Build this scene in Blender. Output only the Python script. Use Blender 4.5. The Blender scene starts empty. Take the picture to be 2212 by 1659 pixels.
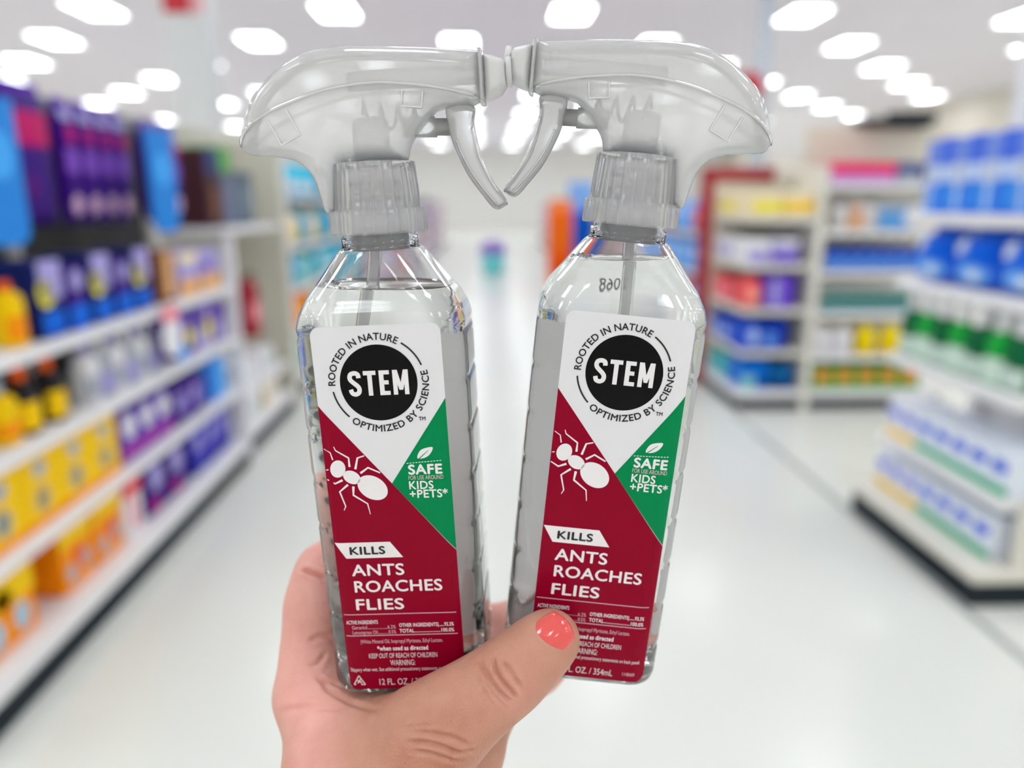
import bpy, math, random
import numpy as np
from mathutils import Vector, Matrix
from mathutils.geometry import delaunay_2d_cdt
random.seed(7)
SC = bpy.context.scene
COL = SC.collection
R = math.radians
EYE = 1.45

# ------------------------------------------------------------------ camera, world, exposure
cam_d = bpy.data.cameras.new('camera')
cam_d.sensor_width = 36.0
cam_d.lens = 36.0 * 1600 / 2212
cam_d.clip_start = 0.02
cam_d.clip_end = 200
cam_d.dof.use_dof = True
cam_d.dof.focus_distance = 0.249
cam_d.dof.aperture_fstop = 4.1
cam_o = bpy.data.objects.new('camera', cam_d)
COL.objects.link(cam_o)
cam_o.location = (0, 0, EYE)
cam_o.rotation_euler = (R(90 - 13.7), 0, R(-2.0))
SC.camera = cam_o

world = bpy.data.worlds.new('store_world')
world.use_nodes = True
world.node_tree.nodes['Background'].inputs[0].default_value = (0.9, 0.92, 0.95, 1)
world.node_tree.nodes['Background'].inputs[1].default_value = 0.3
SC.world = world
LAMP_STRENGTH = 10.3
SC.view_settings.view_transform = 'Standard'
SC.view_settings.look = 'None'
SC.view_settings.exposure = 0.0
SC.view_settings.gamma = 1.0
SC.view_settings.use_curve_mapping = False
SC.cycles.max_bounces = 18
SC.cycles.transmission_bounces = 14
SC.cycles.transparent_max_bounces = 14
SC.cycles.diffuse_bounces = 9
SC.cycles.glossy_bounces = 6
SC.cycles.use_denoising = True
SC.cycles.use_adaptive_sampling = True
SC.cycles.adaptive_threshold = 0.1
SC.cycles.adaptive_min_samples = 16
SC.cycles.sample_clamp_indirect = 8.0


# ------------------------------------------------------------------ helpers
def srgb(r, g, b):
    f = lambda c: ((c / 255 + 0.055) / 1.055) ** 2.4 if c > 10 else c / 255 / 12.92
    return (f(r), f(g), f(b))


MATS = {}


def mat(name, rgb, rough=0.5, metal=0.0, vary=0.06, scale=30.0, coat=0.0, spec=0.5, bump=0.0, bscale=200.0):
    if name in MATS:
        return MATS[name]
    m = bpy.data.materials.new(name)
    m.use_nodes = True
    nt = m.node_tree
    p = nt.nodes['Principled BSDF']
    c = srgb(*rgb)
    p.inputs['Roughness'].default_value = rough
    p.inputs['Metallic'].default_value = metal
    p.inputs['Specular IOR Level'].default_value = spec
    p.inputs['Coat Weight'].default_value = coat
    tc = nt.nodes.new('ShaderNodeTexCoord')
    nz = nt.nodes.new('ShaderNodeTexNoise')
    nz.inputs['Scale'].default_value = scale
    nt.links.new(tc.outputs['Object'], nz.inputs['Vector'])
    rp = nt.nodes.new('ShaderNodeValToRGB')
    rp.color_ramp.elements[0].color = (*[x * (1 - vary) for x in c], 1)
    rp.color_ramp.elements[1].color = (*[min(1, x * (1 + vary)) for x in c], 1)
    nt.links.new(nz.outputs['Fac'], rp.inputs[0])
    nt.links.new(rp.outputs[0], p.inputs['Base Color'])
    if bump:
        n2 = nt.nodes.new('ShaderNodeTexNoise')
        n2.inputs['Scale'].default_value = bscale
        nt.links.new(tc.outputs['Object'], n2.inputs['Vector'])
        bp = nt.nodes.new('ShaderNodeBump')
        bp.inputs['Strength'].default_value = bump
        bp.inputs['Distance'].default_value = 0.001
        nt.links.new(n2.outputs['Fac'], bp.inputs['Height'])
        nt.links.new(bp.outputs[0], p.inputs['Normal'])
    MATS[name] = m
    return m


def cm(r, g, b, rough=0.45):
    """plain printed / moulded colour for goods on the shelves"""
    k = (r + g + b) / 3
    r, g, b = [int(max(0, min(255, k + 1.3 * (c - k)))) for c in (r, g, b)]
    return mat('goods_%d_%d_%d' % (r, g, b), (r, g, b), rough, vary=0.05, scale=12, spec=0.12)


def glass(name, ior, rgb=(1, 1, 1), rough=0.0):
    m = bpy.data.materials.new(name)
    m.use_nodes = True
    nt = m.node_tree
    nt.nodes.remove(nt.nodes['Principled BSDF'])
    g = nt.nodes.new('ShaderNodeBsdfGlass')
    g.inputs['Color'].default_value = (*rgb, 1)
    g.inputs['Roughness'].default_value = rough
    g.inputs['IOR'].default_value = ior
    nt.links.new(g.outputs[0], nt.nodes['Material Output'].inputs[0])
    return m


def frosted(name, rgb, see, rough=0.22, trans=0.5):
    """milky translucent moulded plastic"""
    m = bpy.data.materials.new(name)
    m.use_nodes = True
    nt = m.node_tree
    nt.nodes.remove(nt.nodes['Principled BSDF'])
    N = nt.nodes.new
    tc = N('ShaderNodeTexCoord')
    nz = N('ShaderNodeTexNoise')
    nz.inputs['Scale'].default_value = 60
    nt.links.new(tc.outputs['Object'], nz.inputs['Vector'])
    rp = N('ShaderNodeValToRGB')
    rp.color_ramp.elements[0].color = (*[c * 0.96 for c in rgb], 1)
    rp.color_ramp.elements[1].color = (*rgb, 1)
    nt.links.new(nz.outputs['Fac'], rp.inputs[0])
    d = N('ShaderNodeBsdfDiffuse')
    t = N('ShaderNodeBsdfTranslucent')
    nt.links.new(rp.outputs[0], d.inputs[0])
    nt.links.new(rp.outputs[0], t.inputs[0])
    a = N('ShaderNodeMixShader')
    a.inputs[0].default_value = trans
    nt.links.new(d.outputs[0], a.inputs[1])
    nt.links.new(t.outputs[0], a.inputs[2])
    tr = N('ShaderNodeBsdfTransparent')
    tr.inputs[0].default_value = (0.97, 0.98, 1.0, 1)
    b = N('ShaderNodeMixShader')
    b.inputs[0].default_value = see
    nt.links.new(a.outputs[0], b.inputs[1])
    nt.links.new(tr.outputs[0], b.inputs[2])
    gl = N('ShaderNodeBsdfGlossy')
    gl.inputs['Roughness'].default_value = rough
    fr = N('ShaderNodeFresnel')
    fr.inputs['IOR'].default_value = 1.45
    c = N('ShaderNodeMixShader')
    nt.links.new(fr.outputs[0], c.inputs[0])
    nt.links.new(b.outputs[0], c.inputs[1])
    nt.links.new(gl.outputs[0], c.inputs[2])
    nt.links.new(c.outputs[0], nt.nodes['Material Output'].inputs[0])
    return m


def link(o, parent=None):
    COL.objects.link(o)
    if parent is not None:
        o.parent = parent
    return o


def mk(name, verts, faces, m, parent=None, smooth=False, loc=None, rot=None):
    me = bpy.data.meshes.new(name)
    me.from_pydata([tuple(v) for v in verts], [], [tuple(f) for f in faces])
    me.validate()
    me.update()
    me.materials.append(m)
    if smooth:
        me.polygons.foreach_set('use_smooth', [True] * len(me.polygons))
    o = bpy.data.objects.new(name, me)
    if loc is not None:
        o.location = loc
    if rot is not None:
        o.rotation_euler = rot
    return link(o, parent)


def tag(o, label=None, cat=None, group=None, kind=None):
    if label:
        o['label'] = label
    if cat:
        o['category'] = cat
    if group:
        o['group'] = group
    if kind:
        o['kind'] = kind
    return o


def thing(name, label, cat, loc=(0, 0, 0), rotz=0.0, group=None):
    o = bpy.data.objects.new(name, None)
    o.empty_display_size = 0.05
    o.location = loc
    o.rotation_euler = (0, 0, rotz)
    link(o)
    return tag(o, label, cat, group)


def copy_tree(o, parent=None):
    c = o.copy()
    COL.objects.link(c)
    c.parent = parent
    for ch in list(o.children):
        copy_tree(ch, c)
    return c


def box_vf(x0, x1, y0, y1, z0, z1, b=0.0):
    """box with chamfered edges"""
    if b <= 0:
        v = [(x, y, z) for z in (z0, z1) for (x, y) in ((x0, y0), (x1, y0), (x1, y1), (x0, y1))]
        f = [(3, 2, 1, 0), (4, 5, 6, 7), (0, 1, 5, 4), (1, 2, 6, 5), (2, 3, 7, 6), (3, 0, 4, 7)]
        return v, f

    def ring(i, z):
        a, c, d, e = x0 + i, x1 - i, y0 + i, y1 - i
        k = b
        return [(a + k, d, z), (c - k, d, z), (c, d + k, z), (c, e - k, z), (c - k, e, z), (a + k, e, z), (a, e - k, z), (a, d + k, z)]
    v = ring(b, z0) + ring(0, z0 + b) + ring(0, z1 - b) + ring(b, z1)
    f = [tuple(range(7, -1, -1)), tuple(range(24, 32))]
    for r_ in range(3):
        for i in range(8):
            j = (i + 1) % 8
            f.append((r_ * 8 + i, r_ * 8 + j, r_ * 8 + 8 + j, r_ * 8 + 8 + i))
    return v, f


def box(name, x0, x1, y0, y1, z0, z1, m, parent=None, b=0.0, loc=None, rot=None):
    v, f = box_vf(x0, x1, y0, y1, z0, z1, b)
    return mk(name, v, f, m, parent, loc=loc, rot=rot)


def lathe_vf(prof, n=24, axis='z', caps=True, wob=None):
    v, f = [], []
    for (r, z) in prof:
        for i in range(n):
            a = 2 * math.pi * i / n
            rr = r * (wob(a, z) if wob else 1)
            v.append((rr * math.cos(a), rr * math.sin(a), z))
    for k in range(len(prof) - 1):
        for i in range(n):
            j = (i + 1) % n
            f.append((k * n + i, k * n + j, k * n + n + j, k * n + n + i))
    if caps:
        f.append(tuple(range(n - 1, -1, -1)))
        f.append(tuple(range((len(prof) - 1) * n, len(prof) * n)))
    if axis == 'x':
        v = [(z, y, -x) for (x, y, z) in v]
    return v, f


def tube_vf(pts, rad, n=10):
    pts = [Vector(p) for p in pts]
    v, f = [], []
    up = Vector((0.0, 1.0, 0.0))
    for i, p in enumerate(pts):
        t = (pts[min(i + 1, len(pts) - 1)] - pts[max(i - 1, 0)]).normalized()
        s = t.cross(up)
        if s.length < 1e-4:
            s = t.cross(Vector((1, 0, 0)))
        s.normalize()
        u = s.cross(t)
        r = rad[i] if isinstance(rad, (list, tuple)) else rad
        for k in range(n):
            a = 2 * math.pi * k / n
            v.append(p + s * (r * math.cos(a)) + u * (r * math.sin(a)))
    for i in range(len(pts) - 1):
        for k in range(n):
            j = (k + 1) % n
            f.append((i * n + k, i * n + j, i * n + n + j, i * n + n + k))
    f.append(tuple(range(n - 1, -1, -1)))
    f.append(tuple(range((len(pts) - 1) * n, len(pts) * n)))
    return v, f


def join(*vfs):
    V, F = [], []
    for v, f in vfs:
        o = len(V)
        V += list(v)
        F += [tuple(i + o for i in q) for q in f]
    return V, F


def spline(pts, n, closed=False):
    """Catmull-Rom through points"""
    P = [np.array(p, float) for p in pts]
    out = []
    m = len(P)
    rng = range(m) if closed else range(m - 1)
    for i in rng:
        if closed:
            a, b, c, d = P[i - 1], P[i], P[(i + 1) % m], P[(i + 2) % m]
        else:
            b, c = P[i], P[i + 1]
            a = P[i - 1] if i > 0 else 2 * b - c
            d = P[i + 2] if i + 2 < m else 2 * c - b
        for k in range(n):
            t = k / n
            out.append(0.5 * (2 * b + (c - a) * t + (2 * a - 5 * b + 4 * c - d) * t * t + (3 * b - a - 3 * c + d) * t ** 3))
    if not closed:
        out.append(P[-1])
    return [tuple(p) for p in out]


def resample(poly, step):
    out = []
    n = len(poly)
    for i in range(n):
        a = np.array(poly[i])
        b = np.array(poly[(i + 1) % n])
        L = np.linalg.norm(b - a)
        k = max(1, int(round(L / step)))
        for j in range(k):
            out.append(tuple(a + (b - a) * j / k))
    return out


def seg_dist(P, poly):
    P = np.asarray(P, float)
    A = np.asarray(poly, float)
    B = np.roll(A, -1, 0)
    AB = B - A
    den = (AB ** 2).sum(1) + 1e-18
    best = np.full(len(P), 1e9)
    for s in range(0, len(P), 400):
        q = P[s:s + 400]
        AP = q[:, None, :] - A[None]
        t = np.clip((AP * AB[None]).sum(2) / den[None], 0, 1)
        d = AP - t[..., None] * AB[None]
        best[s:s + 400] = np.sqrt((d ** 2).sum(2).min(1))
    return best


def inside(P, poly):
    P = np.asarray(P, float)
    A = np.asarray(poly, float)
    B = np.roll(A, -1, 0)
    c = np.zeros(len(P), bool)
    for a, b in zip(A, B):
        cond = (a[1] > P[:, 1]) != (b[1] > P[:, 1])
        if abs(b[1] - a[1]) < 1e-15:
            continue
        xi = (b[0] - a[0]) * (P[:, 1] - a[1]) / (b[1] - a[1]) + a[0]
        c ^= cond & (P[:, 0] < xi)
    return c


def area(poly):
    return 0.5 * sum(poly[i][0] * poly[(i + 1) % len(poly)][1] - poly[(i + 1) % len(poly)][0] * poly[i][1] for i in range(len(poly)))


def tri2d(poly, pts):
    """constrained triangulation of a polygon with extra inner points"""
    n = len(poly)
    vs = [Vector((p[0], p[1])) for p in poly] + [Vector((p[0], p[1])) for p in pts]
    r = delaunay_2d_cdt(vs, [], [list(range(n))], 1, 1e-7)
    return [(v[0], v[1]) for v in r[0]], [tuple(f) for f in r[2]]


def inflate_vf(poly, W, Rr, step, dist_poly=None, plus=0.0, rings=(0.06, 0.2, 0.45, 0.75, 1.0)):
    """solid with the side outline `poly` (x,z), half thickness W, edges rounded over Rr"""
    if area(poly) < 0:
        poly = poly[::-1]
    dp = dist_poly or poly
    A = np.array(poly)
    T = np.roll(A, -1, 0) - np.roll(A, 1, 0)
    T /= np.linalg.norm(T, axis=1)[:, None] + 1e-12
    Nn = np.stack([-T[:, 1], T[:, 0]], 1)
    pts = []
    for k in rings:
        q = A + Nn * (k * Rr)
        ok = inside(q, poly) & (seg_dist(q, poly) > k * Rr * 0.93)
        pts += [tuple(p) for p in q[ok]]
    x0, z0 = A.min(0)
    x1, z1 = A.max(0)
    gx, gz = np.meshgrid(np.arange(x0, x1, step), np.arange(z0, z1, step))
    G = np.stack([gx.ravel(), gz.ravel()], 1)
    G = G[inside(G, poly)]
    G = G[seg_dist(G, poly) > Rr * rings[-1] + step * 0.5] if len(G) else G
    pts += [tuple(p) for p in G]
    V2, F2 = tri2d(poly, pts)
    d = seg_dist(V2, dp)
    t = np.clip(1 - d / Rr, 0, 1)
    hgt = W * np.sqrt(np.clip(1 - t ** 2, 0, 1)) + plus
    n = len(V2)
    V = [(x, -h, z) for (x, z), h in zip(V2, hgt)] + [(x, h, z) for (x, z), h in zip(V2, hgt)]
    F = []
    ori = None
    for f in F2:
        a = area([V2[i] for i in f])
        g = f if a > 0 else f[::-1]
        F.append(g)                       # front, facing -y
        F.append(tuple(i + n for i in g[::-1]))
    return V, F


def weld(vf, eps=1e-6):
    v, f = vf
    key, idx, out = {}, [], []
    for p in v:
        k = (round(p[0] / eps), round(p[1] / eps), round(p[2] / eps))
        if k not in key:
            key[k] = len(out)
            out.append(p)
        idx.append(key[k])
    F = []
    for q in f:
        g = []
        for i in q:
            j = idx[i]
            if not g or g[-1] != j:
                g.append(j)
        if len(g) > 1 and g[0] == g[-1]:
            g.pop()
        if len(set(g)) >= 3:
            F.append(tuple(g))
    return out, F


ORD = ['first', 'second', 'third', 'fourth', 'fifth', 'sixth', 'seventh', 'eighth', 'ninth', 'tenth', 'eleventh', 'twelfth', 'thirteenth',
       'fourteenth', 'fifteenth', 'sixteenth', 'seventeenth', 'eighteenth', 'nineteenth', 'twentieth']

# ------------------------------------------------------------------ glyphs for the printed lettering (Blender's built-in face)
CHARS = "ABCDEFGHIJKLMNOPQRSTUVWXYZabcdefghijklmnopqrstuvwxyz0123456789.,:%/*+|-"
GLY = {}


def build_glyphs():
    jobs = []
    for wname, off in (('r', 0.0),):
        for ch in CHARS:
            cu = bpy.data.curves.new('g', 'FONT')
            cu.body = ch
            cu.offset = off
            cu.resolution_u = 4
            cu.fill_mode = 'FRONT'
            o = bpy.data.objects.new('g', cu)
            COL.objects.link(o)
            cu2 = bpy.data.curves.new('g2', 'FONT')
            cu2.body = 'I' + ch + 'I'
            o2 = bpy.data.objects.new('g2', cu2)
            COL.objects.link(o2)
            jobs.append((wname, ch, o, o2))
    cu3 = bpy.data.curves.new('g3', 'FONT')
    cu3.body = 'II'
    o3 = bpy.data.objects.new('g3', cu3)
    COL.objects.link(o3)
    bpy.context.view_layer.update()
    dg = bpy.context.evaluated_depsgraph_get()
    base = o3.evaluated_get(dg).dimensions.x
    for wname, ch, o, o2 in jobs:
        ev = o.evaluated_get(dg)
        me = ev.to_mesh()
        v = [(p.co.x, p.co.y) for p in me.vertices]
        f = [tuple(p.vertices) for p in me.polygons]
        ev.to_mesh_clear()
        adv = o2.evaluated_get(dg).dimensions.x - base
        GLY[('r', ch)] = (v, f, adv)
        for wn, e in (('b', 0.020), ('x', 0.034)):      # heavier weights: the same glyph struck five times
            V5, F5 = [], []
            for sx_, sy_ in ((0, 0), (e, 0), (-e, 0), (0, e), (0, -e)):
                o5 = len(V5)
                V5 += [(p[0] + sx_, p[1] + sy_, len(V5) // len(v)) for p in v]
                F5 += [tuple(i + o5 for i in q) for q in f]
            GLY[(wn, ch)] = (V5, F5, adv + 1.2 * e)
    for wname, ch, o, o2 in jobs:
        for q in (o, o2):
            d = q.data
            bpy.data.objects.remove(q)
            bpy.data.curves.remove(d)
    d = o3.data
    bpy.data.objects.remove(o3)
    bpy.data.curves.remove(d)


build_glyphs()
CAPH = max(p[1] for p in GLY[('r', 'H')][0])


def text2d(s, w, capx, x0=0.0, y0=0.0, sx=1.0, fit=None, track=0.0):
    """2-D triangles of a line of lettering, cap height capx, fitted to a width"""
    k = capx / CAPH
    adv = [GLY[(w, c)][2] if c != ' ' else 0.28 for c in s]
    tot = sum(adv) + track * (len(s) - 1)
    if fit:
        sx = fit / (tot * k)
    V, F = [], []
    x = 0.0
    for c, a in zip(s, adv):
        if c != ' ':
            v, f, _ = GLY[(w, c)]
            o = len(V)
            V += [(x0 + (x + p[0]) * k * sx, y0 + p[1] * k, p[2] if len(p) > 2 else 0) for p in v]
            F += [tuple(i + o for i in q) for q in f]
        x += a + track
    return V, F


def text_arc(s, w, capx, cx, cy, rad, a0, a1, inner=False):
    """lettering around a circle from angle a0 to a1 (degrees)"""
    k = capx / CAPH
    adv = [GLY[(w, c)][2] if c != ' ' else 0.3 for c in s]
    tot = sum(adv)
    V, F = [], []
    x = 0.0
    for c, a in zip(s, adv):
        t = (x + a / 2) / tot
        ang = R(a0 + (a1 - a0) * t)
        if c != ' ':
            v, f, _ = GLY[(w, c)]
            o = len(V)
            wv = abs(R(a1 - a0)) * rad / tot
            for p in v:
                lx = (p[0] - a / 2) * min(wv, k * 1.5)
                ly = p[1] * k - capx / 2
                if not inner:
                    q = (cx + math.cos(ang) * (rad + ly) + math.sin(ang) * lx, cy + math.sin(ang) * (rad + ly) - math.cos(ang) * lx)
                else:
                    q = (cx + math.cos(ang) * (rad - ly) - math.sin(ang) * lx, cy + math.sin(ang) * (rad - ly) + math.cos(ang) * lx)
                V.append((q[0], q[1], p[2] if len(p) > 2 else 0))
            F += [tuple(i + o for i in q) for q in f]
        x += a
    return V, F


# ------------------------------------------------------------------ the room
XL, XR, Y0, Y1, ZC = -16.0, 14.2, -7.0, 46.0, 4.5

m_floor = mat('polished_floor', (225, 228, 222), 0.22, vary=0.025, scale=0.9, spec=0.45)
m_ceil = mat('ceiling_paint', (234, 229, 236), 0.9, vary=0.03, scale=0.6)
m_wall = mat('wall_paint', (226, 220, 208), 0.8, vary=0.03, scale=1.5)
tag(box('floor', XL, XR, Y0, Y1, -0.1, 0.0, m_floor), 'glossy off-white store floor', None, None, 'structure')
tag(box('ceiling', XL, XR, Y0, Y1, ZC + 0.02, ZC + 0.12, m_ceil), 'pale grey store ceiling', None, None, 'structure')
for nm, a in (('wall_left', (XL - 0.2, XL, Y0, Y1, -0.1, ZC + 0.12)), ('wall_right', (XR, XR + 0.2, Y0, Y1, -0.1, ZC + 0.12)),
              ('wall_back', (XL, XR, Y1, Y1 + 0.2, -0.1, ZC + 0.12)), ('wall_front', (XL, XR, Y0 - 0.2, Y0, -0.1, ZC + 0.12))):
    tag(box(nm, *a, m_wall if nm != 'wall_back' else mat('back_wall_paint', (244, 243, 240), 0.8, vary=0.02, scale=1.5)), 'plain cream store wall', None, None, 'structure')
m_joint = mat('floor_joint', (150, 156, 156), 0.4)
tag(box('trim_1', 1.735, 1.765, 0.2, 5.02, 0.0, 0.003, m_joint), 'thin grey joint strip in the floor', None, None, 'structure')

# ceiling lights: a staggered grid of panels over the whole store
m_lamp = bpy.data.materials.new('lamp_diffuser')
m_lamp.use_nodes = True
_p = m_lamp.node_tree.nodes['Principled BSDF']
_p.inputs['Base Color'].default_value = (0.9, 0.9, 0.9, 1)
_p.inputs['Emission Color'].default_value = (0.94, 0.972, 1.0, 1)
_p.inputs['Emission Strength'].default_value = LAMP_STRENGTH
m_lampframe = mat('lamp_frame', (235, 235, 235), 0.5)


def in_photo(x, y, z):
    """pixel of a point in the 2212 x 1659 frame, used only to number the lamps a viewer can count"""
    th, yw = R(13.7), R(2.0)
    dz = z - EYE
    f0 = x * math.sin(yw) + y * math.cos(yw)
    rt = x * math.cos(yw) - y * math.sin(yw)
    dep = f0 * math.cos(th) - dz * math.sin(th)
    if dep < 0.1:
        return (-999, -999)
    return (1106 + 1600 * rt / dep, 829.5 - 1600 * (f0 * math.sin(th) + dz * math.cos(th)) / dep)


light_proto = None
rows = [13.2 + 2.35 * k for k in range(-8, 13)]
for ri, yy in enumerate(rows):
    k = ri - 8
    off = 1.44 if k % 2 == 0 else 1.44 - 1.92
    cols = [off + 3.84 * j for j in range(-4, 5) if XL + 0.8 < off + 3.84 * j < XR - 0.8]
    nseen = 0
    for xx in cols:
        px, py = in_photo(xx, yy, ZC)
        lab = 'white ceiling light panel outside the picture, ' + ORD[cols.index(xx)] + ' across in ' + (('the %s row overhead' % ORD[-k - 1]) if k < 0 else ('row ' + ORD[k]))
        if -40 < px < 2252 and -30 < py < 1659:
            lab = 'white ceiling light panel, ' + ORD[nseen] + ' from the left in the ' + ORD[max(k, 0)] + ' row'
            nseen += 1
        if light_proto is None:
            light_proto = thing('ceiling_light', lab, 'ceiling light', (xx, yy, ZC), group='panels in the ceiling light grid')
            v, f = join(box_vf(-0.33, -0.30, -0.53, 0.53, -0.03, 0.02), box_vf(0.30, 0.33, -0.53, 0.53, -0.03, 0.02),
                        box_vf(-0.30, 0.30, -0.53, -0.5, -0.03, 0.02), box_vf(-0.30, 0.30, 0.5, 0.53, -0.03, 0.02))
            mk('frame', v, f, m_lampframe, light_proto)
            mk('diffuser', [(-0.30, -0.5, -0.015), (0.30, -0.5, -0.015), (0.30, 0.5, -0.015), (-0.30, 0.5, -0.015)], [(3, 2, 1, 0)], m_lamp, light_proto)
        else:
            c = copy_tree(light_proto)
            c.location = (xx, yy, ZC)
            c['label'] = lab

# store columns
m_col = mat('column_paint', (214, 218, 220), 0.6)
m_red = mat('red_paint', (196, 24, 44), 0.45)
m_darkred = mat('dark_red_paint', (168, 16, 40), 0.45)
t = thing('store_column', 'white square column with a red band near the ceiling', 'column', (-2.86, 8.0, 0))
box('shaft', -0.18, 0.18, -0.18, 0.18, 0, ZC + 0.02, m_col, t, 0.02)
box('red_band', -0.19, 0.06, -0.195, -0.18, 3.22, 3.95, m_red, t)
box('red_band', 0.075, 0.19, -0.195, -0.18, 3.22, 3.95, mat('pink_band', (232, 170, 178), 0.5), t)
t = thing('store_column', 'slim grey pole behind the right sprayer head', 'column', (3.2, 9.0, 0))
v, f = lathe_vf([(0.09, 0), (0.09, ZC + 0.02)], 20)
mk('shaft', v, f, mat('pole_paint', (196, 204, 214), 0.5), t, True)
v, f = lathe_vf([(0.14, 0), (0.14, 0.05), (0.1, 0.08)], 20)
mk('base_collar', v, f, mat('pole_paint', (196, 204, 214), 0.5), t, True)

# ------------------------------------------------------------------ shelf units
m_white = mat('shelf_white', (236, 236, 238), 0.45)
m_offw = mat('shelf_offwhite', (226, 224, 214), 0.5)
m_beige = mat('panel_beige', (202, 200, 186), 0.6)
m_kick = mat('kick_dark', (34, 43, 50), 0.6, spec=0.15)
m_back = mat('back_panel_grey', (84, 84, 82), 0.8, spec=0.1)
m_backw = mat('back_panel_cream', (222, 216, 200), 0.7)
m_dark = mat('dark_plastic', (30, 36, 50), 0.6, spec=0.15)


def gondola(name, label, length, depth, shelves, height, loc, rotz, backm, base_h=0.15, base_extra=0.0, ends=(True, True), thick=0.035, price=True):
    """shelf unit; local front faces -y, length along +x, back at y=0"""
    t = thing(name, label, 'shelf unit', loc, rotz)
    box('kick_plate', 0.0, length, -depth - base_extra + 0.004, 0, 0, 0.085, m_kick, t)
    box('base_deck', 0.0, length, -depth - base_extra, 0, 0.085, base_h, m_white, t, 0.006)
    box('back_panel', 0.0, length, 0.0, 0.03, 0.0, height, backm, t)
    for s in shelves:
        sh = box('shelf', 0.01, length - 0.01, -depth, 0, s - thick, s, m_white, t, 0.005)
        if price:
            box('price_rail', 0.012, length - 0.012, -depth - 0.006, -depth, s - thick, s - 0.002, m_white, sh)
    n = max(1, round(length / 1.0))
    for i in range(n + 1):
        x = min(max(length * i / n, 0.02), length - 0.02)
        box('upright', x - 0.02, x + 0.02, -0.03, 0.0, 0, height, m_offw, t)
    return t


# goods -----------------------------------------------------------------------------------------
def g_box(w, d, h, m, patches=(), bev=0.006):
    """carton: front faces -y, base at z=0"""
    o = bpy.data.objects.new('carton', None)
    link(o)
    box('carton_body', -w / 2, w / 2, 0, d, 0, h, m, o, min(bev, w * 0.1))
    for (u0, v0, u1, v1, pm, shp) in patches:
        cx, cz = (u0 + u1) / 2 * w - w / 2, (v0 + v1) / 2 * h
        rx, rz = (u1 - u0) / 2 * w, (v1 - v0) / 2 * h
        if shp == 'o':
            n = 18
            v = [(cx + rx * math.cos(2 * math.pi * i / n), -0.002, cz + rz * math.sin(2 * math.pi * i / n)) for i in range(n)]
            v += [(p[0], 0.0005, p[2]) for p in v]
            f = [tuple(range(n))] + [(i, i + n, (i + 1) % n + n, (i + 1) % n) for i in range(n)]
            mk('printed_panel', v, f, pm, o)
        else:
            box('printed_panel', cx - rx, cx + rx, -0.002, 0.0005, cz - rz, cz + rz, pm, o)
    return o


def g_bottle(w, d, h, m, capm, labm=None, neck=0.35, caph=0.2, lab=(0.12, 0.55), shoulder=0.16):
    """squarish bottle with shoulders, neck and cap"""
    o = bpy.data.objects.new('bottle', None)
    link(o)
    n = 20
    bh = h * (1 - caph)
    prof = [(0.9, 0), (1, 0.02), (1, 1 - shoulder * 1.6), (0.97, 1 - shoulder), (0.78, 1 - shoulder * 0.5), (neck, 1 - shoulder * 0.12), (neck, 1.0)]
    v, f = [], []
    for (s, q) in prof:
        e = 3.6 if s > 0.7 else 2.0
        for i in range(n):
            a = 2 * math.pi * i / n
            ca, sa = math.cos(a), math.sin(a)
            k = (abs(ca) ** e + abs(sa) ** e) ** (-1 / e)
            v.append((s * w / 2 * ca * k, d / 2 + s * d / 2 * sa * k, q * bh))
    for k in range(len(prof) - 1):
        for i in range(n):
            j = (i + 1) % n
            f.append((k * n + i, k * n + j, k * n + n + j, k * n + n + i))
    f += [tuple(range(n - 1, -1, -1)), tuple(range((len(prof) - 1) * n, len(prof) * n))]
    mk('bottle_body', v, f, m, o, True)
    cr = neck * min(w, d) / 2 * 1.25
    v, f = lathe_vf([(cr * 1.05, bh * 0.98), (cr * 1.05, bh + h * caph * 0.75), (cr * 0.9, h)], 16)
    mk('cap', [(p[0], p[1] + d / 2, p[2]) for p in v], f, capm, o)
    if labm:
        v = []
        for q in lab:
            for i in range(9):
                a = R(200 + 140 * i / 8)
                ca, sa = math.cos(a), math.sin(a)
                e = 3.6
                k = (abs(ca) ** e + abs(sa) ** e) ** (-1 / e) * 1.012
                v.append((w / 2 * ca * k, d / 2 + d / 2 * sa * k, q * bh))
        f = [(i, i + 1, i + 10, i + 9) for i in range(8)]
        mk('label_band', v, f, labm, o, True)
    return o


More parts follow.
